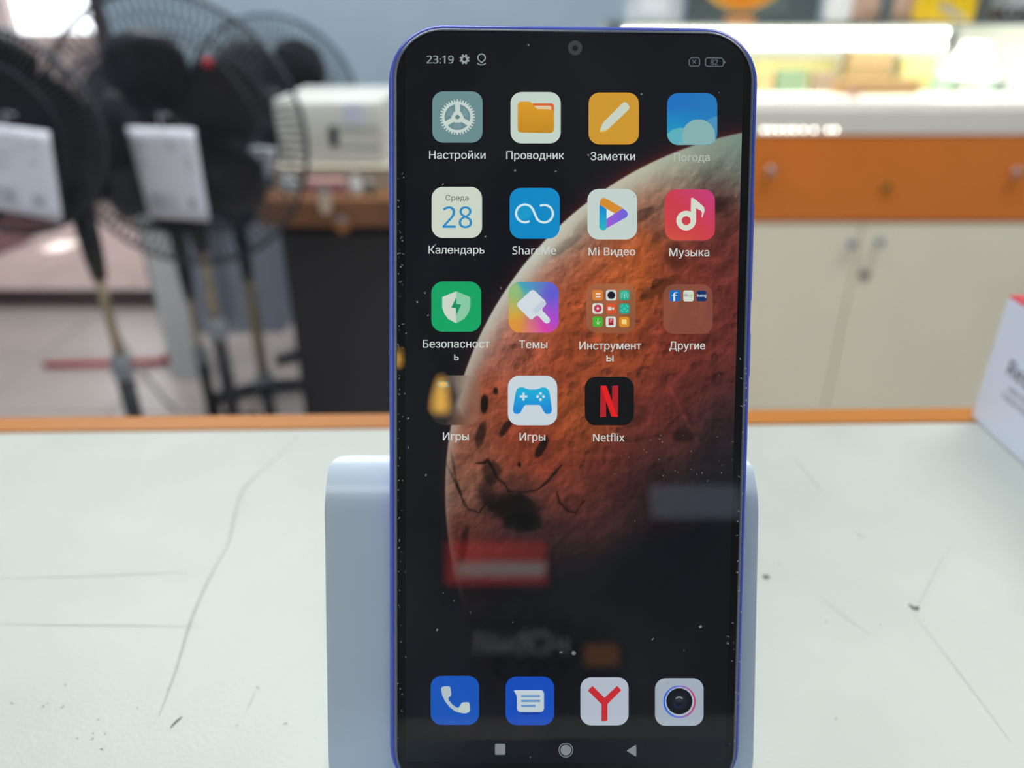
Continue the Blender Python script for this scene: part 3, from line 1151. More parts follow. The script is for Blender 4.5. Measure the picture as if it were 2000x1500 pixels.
# -- dock
a = Art(7)
a.rbox(378, 733, 830, 1190, 80, (18, 84, 186))
a.poly([(456, 918), (470, 908), (514, 906), (522, 914), (530, 962), (526, 974), (508, 996), (512, 1010), (540, 1044), (572, 1064), (584, 1062), (604, 1030), (618, 1024), (656, 1024), (664, 1036), (668, 1078), (660, 1096), (636, 1106), (604, 1104), (560, 1092), (520, 1062), (486, 1020), (464, 976), (455, 936)], (176, 192, 196))
a.poly([(604, 1030), (618, 1024), (656, 1024), (664, 1036), (668, 1078), (660, 1096), (636, 1106), (604, 1104), (575, 1094)], (190, 204, 200))
a.build('app_icon')

a = Art(7)
a.rbox(928, 1283, 835, 1192, 80, (16, 76, 188))
a.poly([(1030, 1096), (1200, 1096), (1180, 1112), (1060, 1116)], (12, 62, 160))
a.poly([(988, 938), (1002, 934), (1190, 934), (1204, 942), (1210, 958), (1210, 1072), (1202, 1090), (1186, 1096), (1036, 1096), (1020, 1090), (1012, 1072), (1012, 990), (1006, 970)], (192, 206, 212))
for y, x1 in ((978, 1180), (1014, 1182), (1050, 1148)):
    a.poly([(1043, y - 8), (x1, y - 8), (x1, y + 8), (1043, y + 8)], (104, 148, 196))
a.build('app_icon')

a = Art(8)
a.rbox(90, 443, 840, 1193, 80, (178, 188, 202))
a.poly([(144, 938), (178, 904), (266, 990), (360, 904), (390, 936), (288, 1038), (288, 1160), (244, 1164), (244, 1038)], (196, 40, 46))
a.build('app_icon')

a = Art(8)
a.rbox(637, 993, 847, 1197, 80, (162, 174, 186))


def lensring(p):
    t = (p[0] - 700) / 235
    return mixc(mixc((30, 100, 216), (120, 120, 214), t * 2), (196, 60, 110), t * 2 - 1)


a.ring(817, 1020, 106, 120, lensring)
a.ring(817, 1018, 96, 106, (176, 186, 198))
a.disc(815, 1016, 96, (12, 16, 24))
a.disc(816, 1018, 60, (22, 26, 36))
a.ring(816, 1018, 38, 42, (30, 36, 48))
a.disc(812, 1042, 34, (24, 36, 84), 30, 20)
a.disc(812, 1036, 30, (16, 20, 34), 30, 18)
a.disc(814, 998, 26, (132, 136, 140), 30, 20)
a.disc(814, 1006, 26, (40, 44, 54), 30, 16)
a.build('app_icon')

# -- captions under the icons
CT = (206, 214, 212)
caps = [('Настройки', 838, 948, 309.5, 15.5), ('Проводник', 989, 1102, 310, 15.5), ('Заметки', 1154, 1241, 312, 15.5), ('Погода', 1317, 1387, 314, 15.5),
        ('Календарь', 837, 946, 495, 15.5), ('ShareMe', 1001, 1086, 496.5, 15.5), ('Mi Видео', 1150, 1241, 498.5, 15.5), ('Музыка', 1308, 1386, 500, 15.5),
        ('Безопасност', 826, 956, 679, 15.2), ('ь', 887, 895.5, 704, 15.2), ('Темы', 1014, 1069, 680, 15.2), ('Инструмент', 1132, 1253, 682.5, 15.2), ('ы', 1185, 1198.5, 706, 15.2), ('Другие', 1308, 1378, 682.5, 15.2),
        ('Игры', 865, 915, 860, 15), ('Игры', 1015, 1065, 861, 15), ('Netflix', 1159, 1220, 862.5, 15)]
for body, x0, x1, yb, ch in caps:
    c = (176, 190, 176) if body == 'Погода' else CT
    Art().text(body, x0, x1, yb, ch, c, 0.22).build('caption')
# -- status bar
ST = (150, 160, 158)
Art().text('23:19', 833, 885.5, 122.6, 15.2, ST, 0.35).build('clock')
a = Art()
gp = []
for i in range(8):
    t0 = 2 * PI * i / 8 + PI / 8
    for dt, r in ((-0.26, 7.6), (-0.17, 10.2), (0.17, 10.2), (0.26, 7.6)):
        gp.append((907 + r * math.cos(t0 + dt), 114.5 + r * math.sin(t0 + dt)))
a.poly(gp, ST)
a.disc(907, 114.5, 3.6, (18, 21, 27), 16)
a.build('settings_indicator')
a = Art()
a.stroke(arc(940.5, 111.5, 7.3, 140, 400, 20) + [(940.5, 121)], 2.2, ST, True)
a.stroke([(932.5, 122.5), (936, 125), (940.5, 125.6), (945, 125), (948.5, 122.5)], 1.8, ST)
a.build('location_indicator')
SD = (96, 104, 106)
a = Art()
a.stroke([(1351, 111.5), (1364, 111.2), (1367.2, 114), (1367.5, 124.5), (1365, 128), (1349, 127.8), (1346.5, 125), (1346.5, 117)], 1.7, SD, True)
a.stroke([(1353.5, 116.5), (1359.5, 122.5)], 1.6, SD)
a.stroke([(1359.5, 116.5), (1353.5, 122.5)], 1.6, SD)
a.build('no_sim_indicator')
a = Art()
a.stroke([(1381.5, 111.8), (1410, 112.2), (1413.8, 115.5), (1414, 125), (1411, 128.6), (1382, 128.4), (1378.8, 125.5), (1378.8, 115)], 2.0, SD, True)
a.poly([(1414.5, 116.5), (1419, 120.5), (1414.5, 124)], SD)
a.text('82', 1388.5, 1403, 125.8, 10.5, SD, 0.15)
a.build('battery_indicator')
# -- navigation keys
NK = (128, 134, 138)
Art().rbox(966.7, 986.7, 1454.6, 1476, 2.2, NK, rings=1, n=4).build('navigation_key')
Art().ring(1105.4, 1466.8, 12.7, 14.3, NK).disc(1105.4, 1466.8, 10.4, NK).build('navigation_key')
Art().poly([(1224, 1468), (1242, 1456.6), (1243.2, 1458), (1243.2, 1478), (1242, 1479.3)], NK).build('navigation_key')
# dust lying on the glass
bm = bmesh.new()
dust = [(1120.5, 1275.5, 4.4), (1368, 1224, 3.2), (1253, 184, 2.2), (1149, 303, 2.2), (1032, 88, 2.4), (865, 360, 2), (850, 478, 2), (948, 462, 2), (797, 817, 2.2), (832, 928, 2.2), (854, 1230, 2.6), (1096, 1274, 2), (1275, 1248, 2), (1085, 335, 2), (815, 590, 2), (830, 572, 2), (797, 874, 2), (836, 616, 1.8), (978, 563, 1.8), (1006, 333, 2.2)]
for _ in range(170):
    s = random.random()
    if s < 0.45:
        dust.append((777 + abs(random.gauss(0, 6)), random.uniform(330, 1480), random.uniform(0.8, 1.8)))
    elif s < 0.7:
        y = random.uniform(700, 1480)
        dust.append((1458 - (y - 800) * 0.02 - abs(random.gauss(0, 12)), y, random.uniform(0.8, 2.2)))
    elif s < 0.85:
        dust.append((random.uniform(1200, 1440), random.uniform(850, 930), random.uniform(0.7, 1.5)))
    else:
        dust.append((random.uniform(790, 1440), random.uniform(80, 1480), random.uniform(0.8, 1.5)))
for x, y, r in dust:
    n = 7
    th = random.uniform(0, PI)
    asp = random.uniform(1, 1.9) if r < 2.1 else 1.1
    ring_ = []
    top = p2l(x, y)
    top = bm.verts.new((top[0], top[1], 0.00012))
    for k in range(n):
        an = 2 * PI * k / n
        dx, dy = r * asp * math.cos(an) * random.uniform(.8, 1.1), r / asp * math.sin(an) * random.uniform(.8, 1.1)
        u, v = p2l(x + dx * math.cos(th) - dy * math.sin(th), y + dx * math.sin(th) + dy * math.cos(th))
        ring_.append(bm.verts.new((u, v, 0.00002)))
    for k in range(n):
        bm.faces.new((top, ring_[k], ring_[(k + 1) % n]))
d_ = lobj('dust', bm, mat('white_dust', (168, 172, 174), 0.9), phone)
d_['kind'] = 'stuff'

# ------------------------------------------------------------------ phone stand (bent white acrylic sheet)
M_acr = mat('white_acrylic', (204, 222, 232), 0.3, var=0.01, scale=20, coat=0.2)
uy, uz = 0.397, 0.9178
SX0, SX1 = -0.0400, 0.0630                   # refined below from the picture


def sheet(center, th, x0, x1, taper_end=0.0, rc=0.005):
    """extrude a sheet along x; the last part of its profile has rounded corners"""
    n = len(center)
    s = [0]
    for i in range(1, n):
        s.append(s[-1] + math.hypot(center[i][0] - center[i - 1][0], center[i][1] - center[i - 1][1]))
    bm = bmesh.new()
    rings = []
    for i, (y, z) in enumerate(center):
        a, b = center[max(i - 1, 0)], center[min(i + 1, n - 1)]
        ty, tz = b[0] - a[0], b[1] - a[1]
        l = math.hypot(ty, tz)
        ny, nz = -tz / l, ty / l
        e = 0
        if taper_end:
            rem = s[-1] - s[i]
            if rem < rc:
                e = rc - math.sqrt(max(rc * rc - (rc - rem) ** 2, 0))
        hw = th / 2
        rings.append([bm.verts.new((x, y + ny * hw * k, z + nz * hw * k)) for x, k in ((x0 + e, 1), (x0 + e + 0.0004, 1), (x1 - e - 0.0004, 1), (x1 - e, 1), (x1 - e, -1), (x1 - e - 0.0004, -1), (x0 + e + 0.0004, -1), (x0 + e, -1))])
    for r0, r1 in zip(rings, rings[1:]):
        for k in range(8):
            bm.faces.new((r0[k], r0[(k + 1) % 8], r1[(k + 1) % 8], r1[k]))
    bm.faces.new(rings[0])
    bm.faces.new(rings[-1][::-1])
    return bm


pl0 = Vector((0.1196, 0.0064))               # centre line of the back plate at its foot
prof = [(0.205, 0.0016), (0.17, 0.0016), (0.13, 0.0016), (0.1235, 0.0018), (0.1202, 0.0030), (0.1194, 0.0048)]
S_END = 0.0573
for k in range(13):
    t = 0.002 + (S_END - 0.002) * k / 12
    prof.append((pl0.x + uy * t, pl0.y + uz * t))
ra = 0.0125
cx_, cz_ = prof[-1][0] + uz * ra, prof[-1][1] - uy * ra
a0 = math.atan2(uy, -uz)
for k in range(1, 25):
    a_ = a0 - math.radians(66) * k / 24
    prof.append((cx_ + ra * math.cos(a_), cz_ + ra * math.sin(a_)))
mid = pl0 + Vector((uy, uz)) * 0.055
SX0 = at_y(632, 985, mid.x).x
SX1 = at_y(1485, 978, mid.x).x
st = thing('phone_stand', 'white bent acrylic stand standing on the pale counter, holding the phone', 'stand', ((SX0 + SX1) / 2, 0.15, 0))
o = obj('back_plate', sheet(prof, 0.003, SX0, SX1, 1, 0.0045), M_acr, st, False)
lipp = [(0.1225, 0.0016), (0.114, 0.0016), (0.107, 0.0016), (0.1035, 0.0024), (0.1010, 0.0048), (0.0995, 0.0085), (0.0972, 0.0145), (0.0955, 0.019)]
obj('front_lip', sheet(lipp, 0.003, SX0, SX1, 1, 0.004), M_acr, st, False)
for o in list(st.children):
    for p in o.data.polygons:
        p.use_smooth = True
    md = o.modifiers.new('edges', 'EDGE_SPLIT')
    md.split_angle = math.radians(40)

# ------------------------------------------------------------------ white carton on the right
bc0 = at_z(1896, 814, 0)
M_carton = mat('white_carton', (216, 222, 236), 0.45, var=0.015, scale=12)
M_redlid = mat('red_carton', (214, 60, 70), 0.45, var=0.03)
BX0, BY1 = bc0.x, bc0.y
BH, BLn, BWd = 0.0565, 0.176, 0.095
bt_ = thing('phone_carton', 'white phone carton with a red top at the right end of the counter', 'box', (BX0 + BWd / 2, BY1 - BLn / 2, 0))
obj('carton_body', bx(BX0, BX0 + BWd, BY1 - BLn, BY1, 0.0003, BH - 0.0012, 0.0006), M_carton, bt_)
obj('carton_top', bx(BX0 + 0.0002, BX0 + BWd - 0.0002, BY1 - BLn + 0.0002, BY1 - 0.0002, BH - 0.0012, BH, 0.0004), M_redlid, bt_)
M_ink = mat('grey_ink', (70, 74, 84), 0.6)


def side_text(body, yl, zb, cap, bold=0.0, m=M_ink):
    """text on the left face of the carton, running towards the viewer"""
    vs, fs = text_mesh(body)
    k = cap / 0.715
    bm = bmesh.new()
    for q_ in ((-bold, bold) if bold else (0,)):
        vv = [bm.verts.new((BX0 - 0.00008 - q_ * 0.01, yl - (x - vs[:, 0].min()) * k + q_ * k, zb + y * k)) for x, y in vs[:, :2]]
        for f in fs:
            bm.faces.new([vv[i] for i in f])
    obj('lettering', bm, m, bt_)


def on_face(px, py):
    d = ray(px, py)
    return Vector((0, 0, CAM_H)) + d * ((BX0) / d.x)


tb, tt = on_face(1967, 731), on_face(1978, 704)
side_text('Redmi', tb.y, tb.z, (tt.z - tb.z) * 1.0, 0.015)
for body, p in (('4GB RAM', (1969, 764)), ('128GB ROM', (1955, 774))):
    q = on_face(*p)
    side_text(body, q.y, q.z, 0.0024, 0.0, mat('pale_ink', (104, 108, 118), 0.6))

# ------------------------------------------------------------------ pedestal fans
M_fblk = mat('black_fan_plastic', (30, 32, 38), 0.45, var=0.08)
M_fbl2 = mat('black_fan_blade', (34, 36, 42), 0.35, var=0.06)
M_wire = mat('dark_grey_wire', (62, 68, 76), 0.4, metal=0.3)
M_chr = mat('brassy_chrome', (166, 152, 124), 0.35, metal=0.6)
M_gry = mat('grey_plastic', (134, 142, 148), 0.5)


def fan(label, cx, cy, cz, R, polex, poley, yaw, blade0, z_neck, z_chrome, z_col, box_z=(0, 0), leg=0.2, blen=0.64, bround=0.45, tr=0.0085):
    base_z = FLOOR
    t = thing('standing_fan', label, 'fan', (polex, poley, base_z), 'black standing fans by the glass door')
    c = Vector((cx, cy, cz))
    fwd = Vector((math.sin(yaw), -math.cos(yaw), 0))         # blows towards the counter
    sx = Vector((math.cos(yaw), math.sin(yaw), 0))
    up = Vector((0, 0, 1))
    for sgn, nm, dp in ((1, 'front_grille', 0.045), (-1, 'rear_grille', 0.055)):
        b = bmesh.new()
        if sgn == 1:
            torus(b, c, sx, up, R, 0.0045, 64, 6)
        torus(b, c + fwd * sgn * dp * 0.75, sx, up, R * 0.72, 0.0017, 48, 4)
        torus(b, c + fwd * sgn * dp, sx, up, R * 0.22, 0.0022, 32, 4)
        nw = 96
        for i in range(nw):
            an = 2 * PI * i / nw + sgn * 0.02
            d = sx * math.cos(an) + up * math.sin(an)
            ps = [c + d * R, c + d * R * 0.97 + fwd * sgn * dp * 0.3, c + d * R * 0.72 + fwd * sgn * dp * 0.75, c + d * R * 0.45 + fwd * sgn * dp * 0.95, c + d * R * 0.2 + fwd * sgn * dp]
            tube(b, ps, 0.0015, 3, False)
        obj(nm, b, M_wire, t)
    b = bmesh.new()
    lathe(b, [(0, 0.052), (R * 0.16, 0.05), (R * 0.2, 0.047), (R * 0.21, 0.042), (0, 0.041)], c, fwd, 28)
    obj('hub_cap', b, M_fblk, t, True)
    for k in range(5):
        an0 = math.radians(blade0 + 72 * k)
        b = bmesh.new()
        NR, NA = 8, 8
        g = []
        for i in range(NR + 1):
            f_ = i / NR
            r = R * (0.13 + blen * f_)
            half = math.radians(34) * (1 if f_ < bround else math.sqrt(max(1 - ((f_ - bround) / (1 - bround)) ** 2 * 0.94, 0)))
            row = []
            for j in range(NA + 1):
                q_ = -1 + 2 * j / NA
                an = an0 + half * q_ + 0.12 * f_
                d = sx * math.cos(an) + up * math.sin(an)
                row.append(c + d * r + fwd * (0.016 * q_))
            g.append(row)
        lay = []
        for off in (0.0012, -0.0012):
            lay.append([[b.verts.new(p + fwd * off) for p in row] for row in g])
        for s_i, vv in enumerate(lay):
            for i in range(NR):
                for j in range(NA):
                    f4 = (vv[i][j], vv[i + 1][j], vv[i + 1][j + 1], vv[i][j + 1])
                    b.faces.new(f4 if s_i == 0 else f4[::-1])
        per = [(i, 0) for i in range(NR)] + [(NR, j) for j in range(NA)] + [(i, NA) for i in range(NR, 0, -1)] + [(0, j) for j in range(NA, 0, -1)]
        for (i, j), (i2, j2) in zip(per, per[1:] + per[:1]):
            b.faces.new((lay[0][i][j], lay[0][i2][j2], lay[1][i2][j2], lay[1][i][j]))
        obj('blade', b, M_fbl2, t, True)
    b = bmesh.new()
    lathe(b, [(0, -0.036), (0.02, -0.036), (0.02, -0.056), (0.06, -0.06), (0.07, -0.08), (0.066, -0.12), (0.045, -0.14), (0, -0.145)], c, fwd, 24)
    obj('motor_housing', b, M_fblk, t, True)
    # stem from motor to pole
    pole = Vector((polex, poley, 0))
    zb1, zb0 = box_z
    b = bmesh.new()
    tube(b, [Vector((polex, poley, z_neck)), Vector((polex, poley, z_neck + (zb0 - z_neck) * 0.3)), Vector((polex, poley, zb0 + 0.01))], [0.012, 0.017, 0.021], 14)
    obj('neck', b, M_fblk, t, True)
    b = bx(polex - 0.047, polex + 0.047, poley - 0.035, poley + 0.035, zb0, zb1, 0.014, 3)
    obj('control_box', b, M_fblk, t, True)
    b = bmesh.new()
    tube(b, [Vector((polex, poley, zb1 - 0.01)), Vector((polex, poley, max(zb1 + 0.02, cz - 0.03))), c - fwd * 0.09], [0.022, 0.024, 0.03], 14)
    obj('tilt_joint', b, M_fblk, t, True)
    b = bmesh.new()
    tube(b, [(polex, poley, z_neck + 0.01), (polex, poley, z_col)], tr, 14)
    obj('chrome_tube', b, M_chr, t, True)
    b = bmesh.new()
    lathe(b, [(0.0, 0.02), (tr + 0.0055, 0.02), (tr + 0.0105, 0.012), (tr + 0.0115, -0.02), (tr + 0.0075, -0.028), (0, -0.028)], (polex, poley, z_col), (0, 0, 1), 18)
    obj('height_collar', b, M_gry, t, True)
    b = bmesh.new()
    tube(b, [(polex, poley, z_col - 0.02), (polex, poley, base_z + 0.03)], 0.0155, 14)
    obj('lower_tube', b, M_fblk, t, True)
    for k in range(4):
        an = math.radians(20 + 90 * k)
        b = bmesh.new()
        d = Vector((math.cos(an), math.sin(an), 0))
        p0 = Vector((polex, poley, base_z + 0.034))
        tube(b, [p0, p0 + d * leg * 0.8 - Vector((0, 0, 0.012)), p0 + d * leg - Vector((0, 0, 0.016))], [0.017, 0.016, 0.0175], 10)
        obj('base_leg', b, M_fblk, t, True)
    return t


def zat(px, py, y):
    return at_y(px, py, y).z


def place(label, cpx, cy, rpx, ppx, py_, yaw, blade0, zs, bz, leg=0.2, blen=0.64, bround=0.45, tr=0.0085):
    c = at_y(cpx[0], cpx[1], cy)
    dep_ = cy * c_ - (c.z - CAM_H) * s_
    p = at_y(ppx[0], ppx[1], py_)
    z = [zat(ppx[0], v, py_) for v in zs]
    return fan(label, c.x, cy, c.z, rpx * dep_ / F, p.x, py_, yaw, blade0, z[0], z[0], z[2], (zat(ppx[0], bz[0], py_), zat(ppx[0], bz[1], py_)), leg, blen, bround, tr), c


place('black standing fan nearest the left edge, price tag hanging on its hub', (-4, 262), 1.20, 196, (228, 675), 1.31, math.radians(4), 6, (545, 0, 712), (205, 395), 0.12, 0.85, 0.78)
fa, ca = place('black standing fan with the large second price tag on its hub', (345, 268), 1.42, 256, (420, 620), 1.54, math.radians(-3), 28, (492, 0, 640), (300, 425), 0.12)
place('black standing fan mostly hidden, its pole right beside the flat pale carton', (265, 285), 1.79, 168, (390, 680), 1.90, math.radians(-5), 20, (585, 0, 690), (330, 450), 0.12, 0.78)
place('black standing fan with a tan pole next to the black cabinet', (398, 305), 2.0, 150, (500, 640), 2.11, math.radians(2), 50, (556, 0, 742), (330, 430), 0.15, tr=0.0155)
place('black standing fan standing farthest back, behind the white appliance', (538, 207), 2.26, 160, (600, 620), 2.37, math.radians(6), 48, (450, 0, 600), (260, 370), 0.12, 0.72)
pr_ = at_y(405, 122, 1.42 - 0.042)
obj('red_button', lathe(bmesh.new(), [(0, 0.004), (0.007, 0.003), (0.009, -0.003), (0, -0.004)], pr_, (0, -1, 0), 16), mat('red_button', (190, 50, 66), 0.4), fa, True)

# price tags hanging on the fans
M_paper = mat('white_paper', (214, 218, 230), 0.6, var=0.02)
M_print = mat('print_grey', (160, 164, 176), 0.7)


def price_tag(label, quad, ys, rows=True, loop=None):
    """a paper sheet through four picture corners at the given distances"""
    P = [at_y(x, y, d) for (x, y), d in zip(quad, ys)]
    t = thing('price_tag', label, 'price tag', P[0].lerp(P[2], 0.5), 'white price tags on the fans')
    nrm = (P[1] - P[0]).cross(P[3] - P[0]).normalized()
    if nrm.y > 0:
        nrm = -nrm
    N = 8
    b = bmesh.new()
    lay = []
    for off in (0, -0.0008):
        rows_ = []
        for j in range(N + 1):
            l, r = P[0].lerp(P[3], j / N), P[1].lerp(P[2], j / N)
            rows_.append([b.verts.new(l.lerp(r, i / N) + nrm * (off + 0.004 * math.sin(PI * i / N))) for i in range(N + 1)])
        lay.append(rows_)
    for s_i, g in enumerate(lay):
        for j in range(N):
            for i in range(N):
                f4 = (g[j][i], g[j][i + 1], g[j + 1][i + 1], g[j + 1][i])
                b.faces.new(f4 if s_i == 0 else f4[::-1])
    per = [(j, 0) for j in range(N)] + [(N, i) for i in range(N)] + [(j, N) for j in range(N, 0, -1)] + [(0, i) for i in range(N, 0, -1)]
    for (j, i), (j2, i2) in zip(per, per[1:] + per[:1]):
        b.faces.new((lay[0][j][i], lay[0][j2][i2], lay[1][j2][i2], lay[1][j][i]))
    obj('sheet', b, M_paper, t, True)

    def pt(u, v):
        return (P[0].lerp(P[3], v)).lerp(P[1].lerp(P[2], v), u) + nrm * (0.004 * math.sin(PI * u) + 0.0008)
    bars = []
    if rows:
        for v in (0.16, 0.22, 0.32, 0.38, 0.44):
            bars.append((0.08, random.uniform(0.5, 0.9), v, v + 0.025))
        x = 0.1
        while x < 0.55:
            w_ = random.choice((0.012, 0.02, 0.03))
            bars.append((x, x + w_, 0.72, 0.9))
            x += w_ + random.choice((0.015, 0.03))
        bars.append((0.72, 0.84, 0.76, 0.86))
    else:
        bars = [(0.1, 0.9, 0.3, 0.36), (0.1, 0.8, 0.5, 0.56)]
    for u0, u1, v0, v1 in bars:
        b = bmesh.new()
        b.faces.new([b.verts.new(pt(u, v)) for u, v in ((u0, v0), (u1, v0), (u1, v1), (u0, v1))])
        obj('printed_line', b, M_print, t)
    if loop:
        b = bmesh.new()
        a_ = P[0].lerp(P[1], 0.5)
        tube(b, [a_ + Vector((0, 0, -0.01)), a_ + Vector((0.002, -0.004, 0.02)), loop], 0.0012, 6)
        obj('string', b, M_paper, t)
    return t


price_tag('white paper price tag hanging on the fan at the left edge', ((-70, 236), (96, 256), (122, 432), (-60, 398)), (1.135, 1.135, 1.10, 1.10), True, at_y(30, 225, 1.15))
price_tag('large white paper price tag with a barcode on the fan nearer the phone', ((246, 247), (380, 251), (409, 432), (292, 424)), (1.345, 1.345, 1.31, 1.31), True, at_y(330, 225, 1.36))
price_tag('small white paper price tag seen behind the large fan blades', ((486, 283), (538, 290), (536, 345), (492, 338)), (1.7, 1.7, 1.7, 1.7), False)

# grey cartons behind the fans
b_ = at_y(353, 662, 2.6)
e_ = at_y(556, 662, 2.6)
M_gc = mat('grey_carton', (128, 136, 150), 0.6, var=0.06, scale=10)
gc = thing('grey_carton', 'grey carton standing on the floor behind the fan poles', 'box', ((b_.x + e_.x) / 2, 2.68, FLOOR))
obj('carton', bx(b_.x, e_.x, 2.6, 2.76, FLOOR + 0.001, zat(450, 405, 2.6), 0.004), M_gc, gc)
obj('flap_tape', bx((b_.x + e_.x) / 2 - 0.025, (b_.x + e_.x) / 2 + 0.025, 2.598, 2.601, FLOOR + 0.05, zat(450, 408, 2.6)), mat('grey_tape', (104, 112, 124), 0.4), gc)
p0, p1 = at_z(338, 742, FLOOR), at_z(392, 742, FLOOR)
ppan = thing('flat_carton', 'flat pale grey carton standing upright between the glass door and the fans', 'box', (p0.x, p0.y, FLOOR))
obj('board', bx(p0.x, p1.x + 0.01, p0.y, p0.y + 0.025, FLOOR + 0.001, zat(300, 425, p0.y), 0.003), mat('pale_grey_board', (206, 212, 214), 0.5), ppan)
obj('edge_band', bx(p1.x + 0.0105, p1.x + 0.016, p0.y - 0.001, p0.y + 0.026, FLOOR + 0.001, zat(300, 425, p0.y)), mat('tan_edge', (178, 168, 146), 0.5), ppan)

# ------------------------------------------------------------------ black cabinet with a brown top and goods on it
YC = 1.76
kx = at_y(569, 620, YC).x
ztop, zbr = zat(650, 386, YC - 0.02), zat(650, 440, YC - 0.02)
M_bcab = mat('black_cabinet', (33, 36, 42), 0.5, var=0.06)
kc = thing('black_cabinet', 'black cabinet with a brown wooden top left of the phone', 'cabinet', (0.0, YC + 0.2, FLOOR))
obj('body', bx(kx, 0.19, YC, YC + 0.38, FLOOR + 0.06, zbr - 0.001, 0.004), M_bcab, kc)
obj('plinth', bx(kx + 0.02, 0.17, YC + 0.02, YC + 0.37, FLOOR, FLOOR + 0.06), M_bcab, kc)
obj('door', bx(kx + 0.012, -0.16, YC - 0.014, YC - 0.001, FLOOR + 0.08, zbr - 0.02, 0.003), mat('black_door', (36, 39, 45), 0.4, var=0.05), kc)
obj('door', bx(-0.152, 0.18, YC - 0.014, YC - 0.001, FLOOR + 0.08, zbr - 0.02, 0.003), mat('black_door', (36, 39, 45), 0.4), kc)
M_brn = mat('brown_wood', (128, 88, 58), 0.4, var=0.18, scale=9)
obj('wooden_top', bx(kx - 0.03, 0.21, YC - 0.035, YC + 0.4, zbr, ztop, 0.004), M_brn, kc)
# beige tray
zt2 = zat(650, 327, YC + 0.03)
x_l = at_y(528, 380, YC).x
tray = thing('beige_display_step', 'beige step on the brown cabinet top, below the white appliance', 'display stand', (0, YC + 0.1, ztop))
obj('riser', bx(x_l, -0.245, YC + 0.05, YC + 0.36, ztop + 0.0005, zt2 - 0.006, 0.003), mat('beige_board', (204, 196, 178), 0.5), tray)
obj('shelf', bx(x_l - 0.004, -0.24, YC + 0.04, YC + 0.365, zt2 - 0.006, zt2, 0.002), mat('beige_top', (212, 206, 190), 0.5), tray)
# white appliance
zt3 = zat(650, 194, YC + 0.06)
ax0, ax1 = at_y(537, 260, YC + 0.06).x, at_y(752, 260, YC + 0.06).x
ya = YC + 0.06
wa = thing('white_appliance', 'white box shaped appliance with a dark slot, on the beige step', 'appliance', ((ax0 + ax1) / 2, ya + 0.14, zt2))
M_wpl = mat('white_plastic', (206, 209, 202), 0.4, var=0.02)
obj('casing', bx(ax0, ax1, ya, ya + 0.29, zt2 + 0.001, zt3, 0.012, 3), M_wpl, wa, True)
q0, q1 = at_y(641, 246, ya), at_y(662, 286, ya)
obj('slot', bx(q0.x, q1.x, ya - 0.004, ya + 0.004, q1.z, q0.z, 0.002), mat('dark_slot', (38, 48, 52), 0.4), wa)
for v in (251, 287):
    z_ = zat(700, v, ya)
    obj('groove', bx(q1.x, ax1 - 0.012, ya - 0.0015, ya + 0.002, z_ - 0.0035, z_ + 0.0035), mat('groove_grey', (164, 170, 164), 0.5), wa)
q0, q1 = at_y(668, 202, ya), at_y(712, 240, ya)
obj('sticker', bx(q0.x, q1.x, ya - 0.001, ya + 0.001, q1.z, q0.z), mat('pale_blue_sticker', (206, 216, 236), 0.5), wa)
# small goods in front
yg = YC + 0.015


def jar(name, label, px, py0, py1, r, m, cat='jar'):
    p = at_y(px, py1, yg)
    h = zat(px, py0, yg) - ztop
    t = thing(name, label, cat, (p.x, yg, ztop), 'small goods on the brown cabinet top')
    obj('body', lathe(bmesh.new(), [(0, 0.0004), (r * .9, 0.0004), (r, 0.004), (r, h * .72), (r * .7, h * .82), (r * .7, h * .84), (0, h * .84)], (p.x, yg, ztop), (0, 0, 1), 20), m, t, True)
    obj('lid', lathe(bmesh.new(), [(0, h * .84), (r * .82, h * .84), (r * .82, h * .98), (r * .7, h), (0, h)], (p.x, yg, ztop), (0, 0, 1), 20), mat(name + '_lid', (196, 198, 196), 0.4), t, True)


jar('small_jar', 'small pale blue jar at the left end of the brown cabinet top', 568, 340, 380, 0.017, mat('jar_blue', (176, 188, 196), 0.3))
jar('small_jar', 'small white jar right of the pink box on the brown top', 697, 345, 380, 0.013, mat('jar_white', (214, 218, 218), 0.3))
jar('small_jar', 'small dark lidded jar nearest the phone on the brown top', 724, 352, 380, 0.009, mat('jar_dark', (86, 96, 98), 0.3))
p0, p1 = at_y(600, 350, yg), at_y(678, 384, yg)
pb = thing('pink_box', 'long flat pink box lying on the brown cabinet top', 'box', ((p0.x + p1.x) / 2, yg, ztop))
obj('carton', bx(p0.x, p1.x, yg - 0.015, yg + 0.018, ztop + 0.0005, p0.z, 0.002), mat('pink_carton', (190, 150, 146), 0.5, var=0.1), pb)
obj('label_band', bx(p0.x + 0.004, p1.x - 0.004, yg - 0.0156, yg - 0.0145, p0.z - 0.022, p0.z - 0.012), mat('magenta_band', (146, 92, 112), 0.5), pb)


